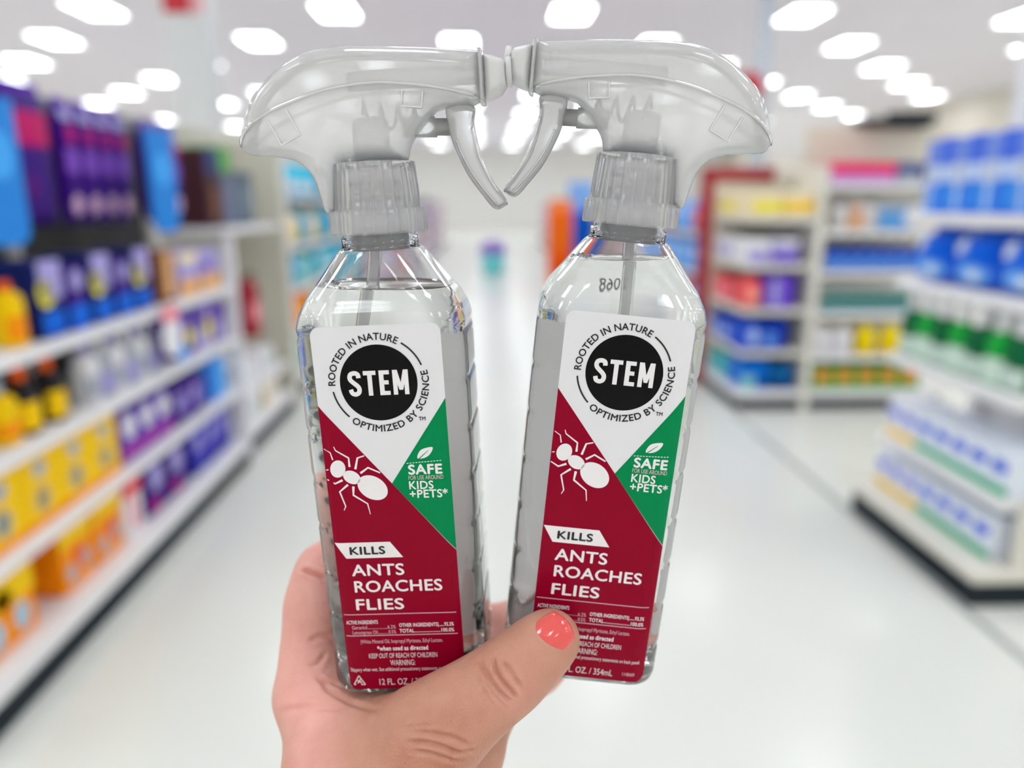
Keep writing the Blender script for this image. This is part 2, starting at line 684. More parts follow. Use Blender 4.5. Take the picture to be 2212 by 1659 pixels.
def g_bag(w, d, h, m, patches=(), crimp=True):
    h = h - 0.03 if crimp else h
    """puffed film pack with a crimped top"""
    o = bpy.data.objects.new('film_pack', None)
    link(o)
    nu, nv = 12, 12
    v, f = [], []
    for side in (-1, 1):
        for j in range(nv + 1):
            for i in range(nu + 1):
                u, q = i / nu * 2 - 1, j / nv * 2 - 1
                puff = (1 - abs(u) ** 4) ** 0.5 * (1 - abs(q) ** 5) ** 0.5
                sq = 1 - 0.05 * (1 - abs(q) ** 2)
                v.append((u * w / 2 * (sq if abs(u) > .9 else 1), d / 2 + side * d / 2 * puff, (q + 1) / 2 * h))
    n1 = (nu + 1) * (nv + 1)
    for s in (0, 1):
        for j in range(nv):
            for i in range(nu):
                a = s * n1 + j * (nu + 1) + i
                q = (a, a + 1, a + nu + 2, a + nu + 1)
                f.append(q if s == 0 else q[::-1])
    v, f = weld((v, f), 1e-5)
    mk('pack_body', v, f, m, o, True)
    if crimp:
        box('crimped_seal', -w / 2 * 0.96, w / 2 * 0.96, d / 2 - 0.003, d / 2 + 0.003, h - 0.004, h + 0.025, m, o)
    for (u0, v0, u1, v1, pm, shp) in patches:
        N_ = 8
        v, f = [], []
        for j in range(N_ + 1):
            for i in range(N_ + 1):
                a, b = i / N_ * 2 - 1, j / N_ * 2 - 1
                if shp == 'o':
                    a, b = a * math.sqrt(1 - b * b / 2), b * math.sqrt(1 - a * a / 2)
                uu = (u0 + u1) - 1 + (u1 - u0) * a
                qq = (v0 + v1) - 1 + (v1 - v0) * b
                puff = (1 - min(1, abs(uu)) ** 4) ** 0.5 * (1 - min(1, abs(qq)) ** 5) ** 0.5
                v.append((uu * w / 2, d / 2 - d / 2 * puff - 0.003, (qq + 1) / 2 * h))
        for j in range(N_):
            for i in range(N_):
                a = j * (N_ + 1) + i
                f.append((a, a + 1, a + N_ + 2, a + N_ + 1))
        mk('printed_panel', v, f, pm, o, True)
    return o


USED = set()


def place(proto, name, loc, rotz, label, cat, group):
    if id(proto) not in USED:
        USED.add(id(proto))
        o = proto
        o.name = name
    else:
        o = copy_tree(proto)
        o.name = name
    o.location = (loc[0], loc[1], loc[2] + 0.0015)
    o.rotation_euler = (0, 0, rotz)
    return tag(o, label, cat, group)


def row_left(z, X, items, where):
    """goods along the left unit, front face at X, listed from the near end; item = (proto, name, y, description, category)"""
    cnt = {}
    for it in items:
        cnt[it[3]] = cnt.get(it[3], 0) + 1
    seen = {}
    for (proto, name, y, desc, cat) in items:
        k = seen.get(desc, 0)
        seen[desc] = k + 1
        lab = desc + ' on ' + where
        if cnt[desc] > 1:
            lab = desc + ' on ' + where + ', ' + ORD[k] + ' from near end'
        place(proto, name, (X, y, z), R(90), lab, cat, desc + ' on ' + where)


def row_face(z, Y, items, where, rot=0.0, X=None):
    cnt, seen = {}, {}
    for it in items:
        cnt[it[3]] = cnt.get(it[3], 0) + 1
    for (proto, name, x, desc, cat) in items:
        k = seen.get(desc, 0)
        seen[desc] = k + 1
        lab = desc + ' on ' + where
        if cnt[desc] > 1:
            lab = desc + ' on ' + where + ', ' + ORD[k] + (' from near end' if X is not None else ' from the aisle')
        if X is not None:
            place(proto, name, (X, x, z), rot, lab, cat, desc + ' on ' + where)
        else:
            place(proto, name, (x, Y, z), rot, lab, cat, desc + ' on ' + where)


# ---- left run, near section (front at x=-1.38)
gondola('shelf_unit', 'long white shelf unit of purple and yellow goods beside the aisle', 2.38, 0.42, (0.45, 0.74, 1.02), 1.87, (-1.80, 1.72, 0), R(90), m_back, base_extra=0.02)
post = thing('shelf_post', 'white upright post at the far end of the left shelf unit', 'post', (-1.40, 4.13, 0))
box('post_body', -0.03, 0.03, -0.02, 0.02, 0.0, 1.27, m_white, post, 0.004)
box('post_foot', -0.04, 0.04, -0.03, 0.03, 0.0, 0.02, m_white, post)

YEL, ORG, LBL = cm(250, 196, 30), cm(250, 150, 40), cm(170, 205, 222)
PUR, DPUR, LIL, MAG = cm(96, 60, 160), cm(58, 18, 110), cm(176, 170, 216), cm(160, 24, 120)
WHT, GRY, BLK, NAV = cm(236, 236, 240), cm(176, 182, 190), cm(40, 38, 40), cm(30, 40, 90)
BLU, SKY, IND, RED = cm(20, 104, 196), cm(96, 170, 232), cm(66, 64, 170), cm(204, 40, 40)
TAN, BRN, YGR, PNK = cm(222, 180, 130), cm(110, 76, 56), cm(226, 216, 50), cm(240, 160, 170)
GRN, DGR, TEA, CRM = cm(40, 150, 70), cm(20, 92, 60), cm(30, 160, 180), cm(240, 228, 200)
MBL, PBL, ORR, LGR = cm(44, 96, 204), cm(186, 204, 240), cm(240, 110, 50), cm(150, 190, 120)

b_or = g_box(0.27, 0.3, 0.24, ORG, [(0.0, 0.55, 1.0, 1.0, YEL, 'r'), (0.15, 0.1, 0.4, 0.48, LBL, 'o'), (0.6, 0.12, 0.85, 0.5, LBL, 'o'), (0.3, 0.55, 0.6, 0.8, cm(250, 170, 120), 'o')])
b_or2 = g_box(0.2, 0.3, 0.23, ORG, [(0.0, 0.7, 1.0, 1.0, YEL, 'r'), (0.12, 0.12, 0.4, 0.42, GRY, 'o'), (0.6, 0.2, 0.85, 0.5, GRY, 'o'), (0.4, 0.3, 0.62, 0.7, cm(214, 100, 40), 'r')])
b_rw = g_box(0.15, 0.25, 0.22, WHT, [(0.0, 0.75, 1.0, 1.0, RED, 'r'), (0.4, 0.1, 0.6, 0.7, RED, 'r')])
b_pw = g_box(0.2, 0.25, 0.22, DPUR, [(0.2, 0.45, 0.8, 0.95, LIL, 'o'), (0.1, 0.08, 0.6, 0.3, MAG, 'r')])
b_ib = g_box(0.16, 0.25, 0.21, IND, [(0.15, 0.5, 0.75, 0.9, LIL, 'o'), (0.0, 0.0, 0.35, 0.4, cm(40, 36, 130), 'r')])
row_left(0.15, -1.43, [(b_or, 'carton', 2.03, 'orange carton with pale blue spots', 'carton'),
                       (b_or2, 'carton', 2.42, 'orange carton with grey spots', 'carton'), (b_or2, 'carton', 2.64, 'orange carton with grey spots', 'carton'),
                       (b_rw, 'carton', 2.84, 'white carton with a red top', 'carton'), (b_pw, 'carton', 3.06, 'dark purple carton with lilac oval', 'carton'),
                       (b_pw, 'carton', 3.28, 'dark purple carton with lilac oval', 'carton'), (b_ib, 'carton', 3.55, 'indigo carton', 'carton'),
                       (b_ib, 'carton', 3.73, 'indigo carton', 'carton'), (b_ib, 'carton', 3.91, 'indigo carton', 'carton')], 'the lowest left deck')
b_ys = g_box(0.195, 0.25, 0.235, YEL, [(0.3, 0.66, 0.66, 0.9, GRY, 'o'), (0.0, 0.0, 1.0, 0.1, ORG, 'r'), (0.2, 0.14, 0.72, 0.58, cm(250, 206, 120), 'o'), (0.27, 0.18, 0.65, 0.54, LBL, 'o')])
b_wp = g_box(0.15, 0.22, 0.2, PUR, [(0.15, 0.45, 0.8, 0.95, WHT, 'o'), (0.0, 0.1, 1.0, 0.3, cm(170, 80, 160), 'r')])
b_in = g_box(0.17, 0.22, 0.19, DPUR, [(0.1, 0.3, 0.55, 0.8, LIL, 'o'), (0.6, 0.1, 1.0, 0.9, PUR, 'r')])
row_left(0.45, -1.42, [(b_ys, 'carton', 2.07 + 0.2 * i, 'yellow carton with round blue windows', 'carton') for i in range(4)]
         + [(b_wp, 'carton', 2.87 + 0.16 * i, 'purple carton with a white oval', 'carton') for i in range(3)]
         + [(b_in, 'carton', 3.39 + 0.18 * i, 'dark purple carton with lilac side', 'carton') for i in range(2)]
         + [(g_box(0.24, 0.22, 0.2, SKY, [(0, 0, 0.3, 1, BLU, 'r')]), 'carton', 3.86, 'sky blue carton', 'carton')], 'the second left shelf')
bt_y = g_bottle(0.085, 0.085, 0.22, BLK, ORR, YEL, lab=(0.1, 0.6))
bt_y2 = g_bottle(0.09, 0.09, 0.2, YEL, GRY, ORG, lab=(0.15, 0.45))
bt_g = g_bottle(0.075, 0.075, 0.21, GRY, WHT, LIL)
bt_w = g_bottle(0.085, 0.08, 0.23, WHT, LIL, GRY)
row_left(0.74, -1.42, [(bt_y2, 'bottle', 2.19, 'yellow bottle with grey cap', 'bottle'),
                       (bt_y, 'bottle', 2.30, 'black bottle with yellow label', 'bottle'), (bt_y, 'bottle', 2.45, 'black bottle with yellow label', 'bottle')]
         + [((bt_w, bt_g)[i % 2], 'bottle', 2.68 + 0.1 * i, ('white bottle with lilac cap', 'grey bottle with white cap')[i % 2], 'bottle') for i in range(6)]
         + [(g_box(0.2, 0.2, 0.2, PUR, [(0.0, 0.0, 0.5, 0.35, SKY, 'r'), (0.55, 0.2, 0.95, 0.7, YGR, 'o')]), 'carton', 3.5 + 0.23 * i, 'purple carton with a yellow spot', 'carton') for i in range(1)]
         + [(g_box(0.2, 0.2, 0.21, LIL, [(0.0, 0.5, 0.6, 1.0, PUR, 'r'), (0.5, 0.15, 0.95, 0.75, YGR, 'o')]), 'carton', 3.75, 'lilac carton with a yellow spot', 'carton'),
            (g_box(0.16, 0.2, 0.2, PUR, [(0.1, 0.1, 0.9, 0.5, LIL, 'r')]), 'carton', 3.96, 'purple carton with a lilac panel', 'carton')], 'the third left shelf')
k_dot = g_box(0.15, 0.16, 0.25, NAV, [(0.1, 0.5, 0.95, 1.0, LIL, 'r'), (0.02, 0.40, 0.58, 0.78, cm(232, 222, 30), 'o'), (0.1, 0.04, 0.9, 0.34, BLU, 'r')])
k_blu = g_box(0.12, 0.16, 0.22, DPUR, [(0.2, 0.6, 0.8, 0.95, LIL, 'o'), (0.0, 0.02, 1.0, 0.4, BLU, 'r')])
row_left(1.02, -1.42, [(g_bottle(0.08, 0.08, 0.2, YEL, ORR, ORG, caph=0.12), 'bottle', 2.3, 'yellow bottle with an orange cap', 'bottle'),
                       (k_dot, 'carton', 2.47, 'navy carton with a yellow dot', 'carton'), (k_blu, 'carton', 2.63, 'dark carton with a blue foot', 'carton'),
                       (k_dot, 'carton', 2.8, 'navy carton with a yellow dot', 'carton'), (k_blu, 'carton', 2.97, 'dark carton with a blue foot', 'carton'),
                       (k_dot, 'carton', 3.13, 'navy carton with a yellow dot', 'carton'),
                       (g_box(0.17, 0.2, 0.23, BRN, [(0.5, 0.1, 1.0, 0.95, TAN, 'r')]), 'carton', 3.35, 'brown and tan carton', 'carton'),
                       (g_box(0.24, 0.2, 0.2, LIL, [(0.0, 0.0, 1.0, 0.4, TAN, 'r'), (0.0, 0.75, 1.0, 1.0, CRM, 'r')]), 'carton', 3.62, 'lilac and tan carton', 'carton'),
                       (g_box(0.26, 0.2, 0.2, LIL, [(0.0, 0.0, 1.0, 0.4, TAN, 'r'), (0.1, 0.5, 0.5, 0.7, PUR, 'r')]), 'carton', 3.9, 'lilac and tan carton', 'carton')], 'the top left shelf')


def hang_pack(w, h, patches):
    o = bpy.data.objects.new('hanging_pack', None)
    link(o)
    b = g_bag(w, 0.06, h * 0.94, DPUR, patches, crimp=False)
    for ch in list(b.children):
        ch.parent = o
    bpy.data.objects.remove(b)
    box('header_card', -w * 0.45, w * 0.45, 0.027, 0.031, h * 0.9, h, PUR, o, 0.001)
    v, f = tube_vf([(0, 0.03, h * 0.965), (0, 0.24, h * 0.965)], 0.004, 8)
    mk('peg_hook', v, f, GRY, o, True)
    return o


hp = hang_pack(0.115, 0.46, [(0.2, 0.68, 0.85, 0.85, MAG, 'o'), (0.1, 0.44, 0.9, 0.64, cm(130, 90, 180), 'r'), (0.15, 0.08, 0.75, 0.26, cm(206, 176, 200), 'o'), (0.1, 0.88, 0.9, 0.97, LIL, 'r')])
hb = hang_pack(0.26, 0.48, [(0.05, 0.6, 0.95, 0.85, cm(170, 10, 100), 'r'), (0.2, 0.2, 0.5, 0.4, cm(80, 20, 110), 'o')])
row_left(1.37, -1.55, [(hb, 'hanging_pack', 2.72, 'wide dark purple hanging pack', 'pack')]
         + [(hp, 'hanging_pack', 2.97 + 0.135 * i, 'slim purple hanging pack', 'pack') for i in range(4)]
         + [(hp, 'hanging_pack', 3.66 + 0.135 * i, 'slim purple pack past the blade', 'pack') for i in range(3)], 'the left pegs')
m_blade = mat('blade_blue', (0, 132, 226), 0.4)


def blade(loc, w, h, rotz, label):
    t = thing('sign_blade', label, 'sign', loc, rotz)
    n = 6
    poly = [(-w / 2, h), (-w / 2, 0.03)]
    poly = [(-w / 2, h), (-w / 2 + 0.0, 0.05)] + [(-w / 2 + 0.05 - 0.05 * math.cos(R(15 * i)), 0.05 - 0.05 * math.sin(R(15 * i))) for i in range(1, 7)] \
        + [(w / 2 - 0.05 + 0.05 * math.sin(R(15 * i)), 0.05 - 0.05 * math.cos(R(15 * i))) for i in range(0, 7)] + [(w / 2, h)]
    k = len(poly)
    v = [(x, -0.006, z) for x, z in poly] + [(x, 0.006, z) for x, z in poly]
    f = [tuple(range(k)), tuple(range(2 * k - 1, k - 1, -1))] + [(i, i + k, (i + 1) % k + k, (i + 1) % k) for i in range(k)]
    mk('blade_panel', v, f, m_blade, t)
    v, f = lathe_vf([(0.05, 0), (0.05, 0.003)], 18)
    mk('printed_mark', [(x, -0.006 - z, y * 1.4 + h * 0.62) for x, y, z in v], f, SKY, t)
    box('bracket', -0.01, 0.01, 0.0, 0.03, h * 0.5, h * 0.56, GRY, t)
    return t


blade((-1.37, 2.22, 1.33), 0.15, 0.41, R(78), 'bright blue sign blade at the near end of the hanging packs')
blade((-1.37, 3.31, 1.33), 0.16, 0.42, R(75), 'bright blue sign blade between the slim purple packs')
t = thing('shelf_talker', 'round white price talker with a pink top on the shelf edge', 'price tag', (-1.355, 3.2, 0.8), R(90))
v, f = lathe_vf([(0.095, 0), (0.095, 0.004)], 24)
mk('card', [(x, -z, y + 0.1) for x, y, z in v], f, WHT, t)
box('clip', -0.07, 0.07, -0.007, 0.0, 0.16, 0.22, PNK, t)

# ---- left run, second section up to the end panel
gondola('shelf_unit', 'low white shelf unit beyond the left post with dark cartons above', 1.08, 0.38, (0.36, 1.32), 1.9, (-1.80, 4.17, 0), R(90), m_beige, base_extra=0.02)
row_left(0.36, -1.45, [(g_box(0.3, 0.25, 0.16, WHT, [(0.1, 0.2, 0.6, 0.8, cm(220, 228, 226), 'r')]), 'bin', 4.45, 'white storage bin', 'bin'),
                       (g_box(0.3, 0.25, 0.16, WHT, [(0.3, 0.2, 0.8, 0.8, cm(206, 216, 212), 'r')]), 'bin', 4.85, 'pale storage bin', 'bin')], 'the low shelf by the beige panel')
row_left(0.15, -1.45, [(g_box(0.3, 0.25, 0.14, WHT, [(0.2, 0.2, 0.9, 0.7, cm(214, 224, 220), 'r')]), 'bin', 4.5, 'white bottom bin', 'bin'),
                       (g_box(0.3, 0.25, 0.14, CRM, [(0.2, 0.2, 0.9, 0.7, WHT, 'r')]), 'bin', 4.9, 'cream bottom bin', 'bin')], 'the deck by the beige panel')
row_left(1.32, -1.52, [(g_box(0.22, 0.2, 0.42, cm(70, 46, 52), [(0, 0.68, 1, 1, cm(48, 60, 104), 'r'), (0.3, 0.1, 0.9, 0.5, BRN, 'r')]), 'carton', 4.34, 'maroon and navy carton', 'carton'),
                       (g_box(0.26, 0.2, 0.30, cm(110, 116, 134), [(0.1, 0.1, 0.9, 0.8, cm(120, 128, 148), 'r')]), 'carton', 4.62, 'slate grey carton', 'carton'),
                       (g_box(0.26, 0.2, 0.32, cm(104, 116, 128), [(0.1, 0.2, 0.9, 0.7, cm(126, 140, 150), 'r')]), 'carton', 4.92, 'blue grey carton', 'carton')], 'the high shelf before the beige panel')
row_left(1.62, -1.54, [(g_box(0.24, 0.18, 0.15, cm(96, 150, 90), [(0.2, 0.2, 0.8, 0.8, cm(110, 170, 100), 'o')]), 'carton', 4.62, 'green carton stacked', 'carton')], 'a slate grey carton')
t = thing('red_canister', 'red canister with a pale label in front of the beige panel', 'canister', (-1.52, 4.78, 0.62))
v, f = lathe_vf([(0.05, 0), (0.065, 0.015), (0.065, 0.3), (0.05, 0.34), (0.025, 0.36), (0.025, 0.38)], 24)
mk('canister_body', v, f, m_darkred, t, True)
v, f = lathe_vf([(0.0665, 0.1), (0.0665, 0.22)], 24, caps=False)
mk('label_band', v, [q for i, q in enumerate(f) if i < 8 or i > 19], PNK, t, True)
box('valve_handle', -0.012, 0.05, -0.01, 0.01, 0.38, 0.4, BLK, t, 0.002)
box('wall_hook', -0.2, -0.05, -0.015, 0.015, 0.2, 0.23, GRY, t)
t = thing('end_panel', 'tall beige end panel between the left shelf units', 'panel', (-1.78, 5.32, 0))
box('panel_body', -0.36, 0.39, -0.03, 0.03, 0.0, 1.86, m_beige, t, 0.005)
box('panel_trim', 0.37, 0.40, -0.04, 0.04, 0.0, 1.88, m_offw, t, 0.004)

# ---- left run, third unit with turquoise goods
gondola('shelf_unit', 'shelf unit of turquoise packs beyond the beige panel', 3.2, 0.42, (0.5, 0.82, 1.14, 1.5), 1.95, (-1.86, 5.7, 0), R(90), m_backw, base_extra=0.02)
tq = [g_bag(0.3, 0.2, 0.28, TEA, [(0.2, 0.4, 0.8, 0.8, SKY, 'o')]), g_bag(0.3, 0.2, 0.26, cm(60, 190, 220), [(0.1, 0.2, 0.9, 0.5, WHT, 'r')]),
      g_bag(0.3, 0.2, 0.27, CRM, [(0.2, 0.2, 0.8, 0.6, YEL, 'o')]), g_bag(0.28, 0.2, 0.26, ORG, [(0.2, 0.3, 0.8, 0.7, cm(250, 190, 110), 'o')]),
      g_bag(0.3, 0.2, 0.24, cm(190, 226, 210), [(0.2, 0.3, 0.8, 0.7, TEA, 'o')])]
tn = ['turquoise film pack', 'bright cyan film pack', 'cream spotted film pack', 'orange film pack', 'pale mint film pack']
for z, seq, wh in ((1.5, (1, 1, 1, 0, 0, 1, 1, 0, 1), 'the top shelf behind the beige panel'), (1.14, (2, 0, 2, 0, 0, 2, 0, 0, 2), 'the fourth shelf behind the beige panel'),
                   (0.82, (0, 4, 0, 4, 1, 0, 4, 0, 1), 'the third shelf behind the beige panel'), (0.5, (3, 3, 4, 3, 0, 4, 3, 4, 0), 'the second shelf behind the beige panel'),
                   (0.15, (4, 4, 2, 4, 2, 4, 2, 4, 2), 'the deck behind the beige panel')):
    row_left(z, -1.46, [(tq[k], 'film_pack', 5.9 + 0.34 * i, tn[k], 'pack') for i, k in enumerate(seq)], wh)

# ---- far runs down both sides of the aisle
far_cols = [(GRY, WHT), (cm(190, 70, 80), WHT), (cm(120, 124, 130), GRY), (WHT, LIL), (cm(90, 92, 98), GRY), (PNK, WHT), (LIL, PUR), (cm(200, 196, 190), TAN)]
far_names = ['grey carton', 'rose red carton', 'dim grey carton', 'white carton', 'charcoal carton', 'pink carton', 'lilac carton', 'sand carton']
far_p = [g_box(0.55, 0.3, 0.26, a, [(0.15, 0.2, 0.85, 0.8, b, 'r')]) for a, b in far_cols]
for ui, ys in enumerate((9.6, 15.0, 21.0)):
    nth = ORD[ui]
    L = (4.8, 5.4, 8.0)[ui]
    gondola('shelf_unit', nth + ' distant shelf unit down the left of the aisle', L, 0.42, (0.5, 0.85, 1.2), 1.6, (-1.95, ys, 0), R(90), m_back, base_extra=0.02)
    for si, z in enumerate((0.15, 0.5, 0.85, 1.2)):
        n = int(L / 0.62)
        row_left(z, -1.56, [(far_p[(i * 3 + si * 2 + ui) % 8], 'carton', ys + 0.35 + 0.62 * i, far_names[(i * 3 + si * 2 + ui) % 8], 'carton') for i in range(n)],
                 ('the deck' if si == 0 else ORD[si] + ' shelf') + ' of ' + nth + ' far left unit')
    gondola('shelf_unit', nth + ' distant shelf unit down the right of the aisle', L, 0.42, (0.5, 0.85, 1.2), 1.6, (2.45, ys + L, 0), R(-90), m_back, base_extra=0.02)
    for si, z in enumerate((0.15, 0.5, 0.85, 1.2)):
        n = int(L / 0.62)
        row_face(z, None, [(far_p[(i * 5 + si * 3 + ui) % 8], 'carton', ys + 0.35 + 0.62 * i, far_names[(i * 5 + si * 3 + ui) % 8], 'carton') for i in range(n)],
                 ('the deck' if si == 0 else ORD[si] + ' shelf') + ' of ' + nth + ' far right unit', R(-90), 2.06)
t = thing('display_stand', 'tall orange cardboard display stand far down the aisle', 'display', (1.3, 13.0, 0))
box('stand_body', -0.2, 0.2, 0, 0.4, 0, 1.32, cm(236, 120, 50), t, 0.01)
box('stand_tray', -0.19, 0.19, -0.08, 0.0, 0.35, 0.55, cm(214, 96, 40), t, 0.005)
box('stand_header', -0.2, 0.2, 0.1, 0.14, 1.32, 1.52, cm(246, 160, 110), t, 0.004)
t = thing('display_stand', 'tall pale blue display stand behind the orange one', 'display', (1.84, 14.5, 0))
box('stand_body', -0.25, 0.25, 0, 0.4, 0, 1.3, BLU, t, 0.01)
box('stand_header', -0.25, 0.25, 0.1, 0.14, 1.3, 1.85, cm(150, 190, 250), t, 0.004)
t = thing('floor_bin', 'small teal floor bin with a purple rim far down the aisle', 'bin', (0.15, 15.8, 0))
v, f = lathe_vf([(0.2, 0), (0.23, 0.02), (0.26, 0.42)], 20)
mk('bin_body', v, f, cm(130, 210, 210), t, True)
v, f = lathe_vf([(0.27, 0.42), (0.28, 0.5), (0.25, 0.62), (0.1, 0.7)], 20)
mk('bin_lid', v, f, cm(150, 130, 190), t, True)

# ---- right: corner unit facing the camera across the cross aisle
cu_ = thing('corner_shelf', 'white corner shelf unit with a red edge facing the cross aisle', 'shelf unit', (0, 0, 0))
box('kick_plate', 1.795, 3.3, 5.105, 5.95, 0.0, 0.08, m_kick, cu_)
box('base_deck', 1.79, 3.3, 5.1, 5.95, 0.08, 0.14, m_white, cu_, 0.006)
for z in (0.43, 0.73, 1.04, 1.36):
    box('shelf', 1.80, 2.26, 5.11, 5.95, z - 0.04, z, m_offw, cu_, 0.006)
for z in (0.39, 0.70, 0.99, 1.27, 1.58):
    box('shelf', 2.32, 3.3, 5.11, 5.5, z - 0.04, z, m_white, cu_, 0.006)
box('divider', 2.26, 2.32, 5.09, 5.95, 0.0, 1.7, m_offw, cu_, 0.005)
box('back_panel', 2.32, 3.3, 5.5, 5.54, 0.0, 1.98, m_backw, cu_)
box('back_panel', 2.1, 2.26, 5.5, 5.53, 0.0, 1.62, m_beige, cu_)
box('red_end_panel', 1.70, 1.80, 5.95, 5.99, 0.0, 1.70, m_darkred, cu_, 0.004)
box('red_end_panel', 1.80, 2.28, 5.95, 5.99, 0.0, 1.70, m_backw, cu_, 0.004)
box('red_top_rail', 1.70, 2.28, 5.93, 6.0, 1.62, 1.72, m_darkred, cu_, 0.004)

y_b = g_box(0.22, 0.3, 0.17, CRM, [(0.0, 0.2, 1.0, 0.6, YGR, 'r')])
y_c = g_box(0.2, 0.3, 0.17, CRM, [(0.0, 0.2, 1.0, 0.6, YEL, 'r')])
row_face(1.36, 5.14, [(y_b, 'carton', 1.93, 'cream carton with a yellow band', 'carton'), (y_c, 'carton', 2.15, 'cream carton with an orange band', 'carton')], 'the corner unit top shelf')
p_a = g_box(0.16, 0.3, 0.17, WHT, [(0.0, 0.0, 1.0, 0.6, LIL, 'r')])
p_b = g_box(0.17, 0.3, 0.17, LIL, [(0.0, 0.0, 1.0, 0.45, cm(120, 100, 190), 'r'), (0, .8, 1, 1, WHT, 'r')])
row_face(1.04, 5.14, [(p_a, 'carton', 1.9, 'white and lilac carton', 'carton'), (p_b, 'carton', 2.08, 'lilac and violet carton', 'carton')], 'the corner unit fourth shelf')
p_c = g_bag(0.14, 0.2, 0.22, cm(232, 120, 120), [(0.2, 0.3, 0.8, 0.7, cm(244, 180, 170), 'o')])
p_d = g_box(0.2, 0.3, 0.22, cm(110, 80, 190), [(0.2, 0.1, 0.5, 0.9, LIL, 'r')])
row_face(0.73, 5.14, [(p_c, 'film_pack', 1.88, 'coral film pack', 'pack'), (p_d, 'carton', 2.06, 'violet carton', 'carton')], 'the corner unit third shelf')
p_e = g_box(0.15, 0.3, 0.2, cm(30, 80, 180), [(0.3, 0.2, 0.8, 0.8, PBL, 'o')])
p_f = g_box(0.16, 0.3, 0.21, cm(24, 60, 150), [(0.0, 0.1, 0.5, 0.6, cm(110, 150, 220), 'r')])
row_face(0.43, 5.14, [(p_e, 'carton', 1.89, 'blue carton with pale oval', 'carton'), (p_f, 'carton', 2.06, 'deep blue carton', 'carton')], 'the corner unit second shelf')
p_g = g_box(0.2, 0.3, 0.2, cm(20, 110, 190), [(0.0, 0.0, 0.5, 0.5, cm(150, 200, 200), 'r'), (0.55, 0.1, 1, 0.5, cm(20, 90, 150), 'r')])
row_face(0.14, 5.14, [(p_g, 'carton', 1.93, 'ocean blue carton', 'carton'), (g_box(0.16, 0.3, 0.17, cm(30, 100, 150), [(0, 0, 1, 0.5, cm(24, 70, 120), 'r')]), 'carton', 2.13, 'teal blue carton', 'carton')], 'the corner unit deck')
# the aisle side of the same shelves
for z, m_, nm in ((1.36, CRM, 'cream carton'), (1.04, WHT, 'white carton'), (0.73, cm(226, 110, 120), 'coral carton'), (0.43, cm(30, 80, 180), 'royal blue carton'), (0.14, cm(120, 190, 190), 'aqua carton')):
    pr = g_box(0.2, 0.2, 0.17, m_, [(0.1, 0.2, 0.9, 0.6, {1.36: YGR, 1.04: LIL, 0.73: PNK, 0.43: PBL, 0.14: TEA}[z], 'r')])
    row_face(z, None, [(pr, 'carton', 5.58, nm, 'carton'), (pr, 'carton', 5.81, nm, 'carton')], 'the aisle side of the corner unit', R(-90), 1.83)
# right half: bottles
pk = g_box(0.145, 0.25, 0.14, cm(214, 90, 140), [(0.0, 0.55, 1.0, 1.0, cm(214, 60, 110), 'r'), (0.0, 0.0, 1.0, 0.45, cm(200, 160, 210), 'r')])
row_face(1.58, 5.14, [(pk, 'carton', 2.42 + 0.15 * i, 'pink carton', 'carton') for i in range(3)] + [(g_box(0.16, 0.25, 0.14, cm(90, 100, 140), [(0, 0, 1, .45, GRY, 'r')]), 'carton', 2.89, 'slate blue carton', 'carton'),
                                                                                               (g_box(0.16, 0.25, 0.14, cm(120, 130, 160), [(0, 0, 1, .45, GRY, 'r')]), 'carton', 3.08, 'grey blue carton', 'carton')], 'the pink shelf above the bottles')
bw = g_bottle(0.075, 0.07, 0.22, WHT, GRY, cm(214, 210, 206))
bp = g_bottle(0.08, 0.07, 0.23, cm(226, 196, 184), WHT, TAN)
bb = g_bottle(0.085, 0.07, 0.22, cm(150, 180, 210), WHT, SKY)
row_face(1.27, 5.14, [(bw, 'bottle', 2.45, 'white bottle with grey cap', 'bottle'), (bp, 'bottle', 2.56, 'blush bottle', 'bottle'), (bw, 'bottle', 2.66, 'white bottle with grey cap', 'bottle'), (bb, 'bottle', 2.77, 'pale blue bottle', 'bottle'),
                      (bb, 'bottle', 2.88, 'pale blue bottle', 'bottle'), (bw, 'bottle', 2.99, 'white bottle with grey cap', 'bottle')], 'the upper bottle shelf')
bd = g_bottle(0.105, 0.08, 0.2, cm(40, 90, 180), BLK, cm(120, 160, 220), lab=(0.08, 0.5))
row_face(0.99, 5.14, [(bd, 'bottle', 2.43 + 0.115 * i, 'blue bottle with a black cap', 'bottle') for i in range(6)], 'the second bottle shelf')
bg = g_bottle(0.095, 0.08, 0.2, cm(130, 170, 176), WHT, DGR, lab=(0.5, 0.8), caph=0.25)
row_face(0.70, 5.14, [(bg, 'bottle', 2.43 + 0.107 * i, 'misty green bottle', 'bottle') for i in range(6)], 'the third bottle shelf')
by_ = g_bottle(0.13, 0.09, 0.22, cm(230, 210, 40), YGR, cm(214, 190, 30), caph=0.1)
bwh = g_bottle(0.12, 0.09, 0.22, WHT, WHT, cm(220, 220, 224), caph=0.15)
row_face(0.39, 5.14, [(bwh, 'bottle', 2.42, 'white jug', 'bottle'), (bwh, 'bottle', 2.56, 'white jug', 'bottle'), (by_, 'bottle', 2.73, 'yellow jug', 'bottle'), (by_, 'bottle', 2.91, 'yellow jug', 'bottle'), (bwh, 'bottle', 3.08, 'white jug', 'bottle')], 'the fourth bottle shelf')
gb = g_box(0.15, 0.25, 0.16, cm(70, 150, 70), [(0.15, 0.25, 0.85, 0.9, cm(206, 150, 90), 'r'), (0, 0, 1, 0.15, GRN, 'r')])
row_face(0.14, 5.14, [(gb, 'carton', 2.43 + 0.16 * i, 'green carton with a tan panel', 'carton') for i in range(5)], 'the deck under the bottles')
t = thing('black_tray', 'flat black tray on top of the corner shelf unit', 'tray', (2.92, 5.5, 1.98))
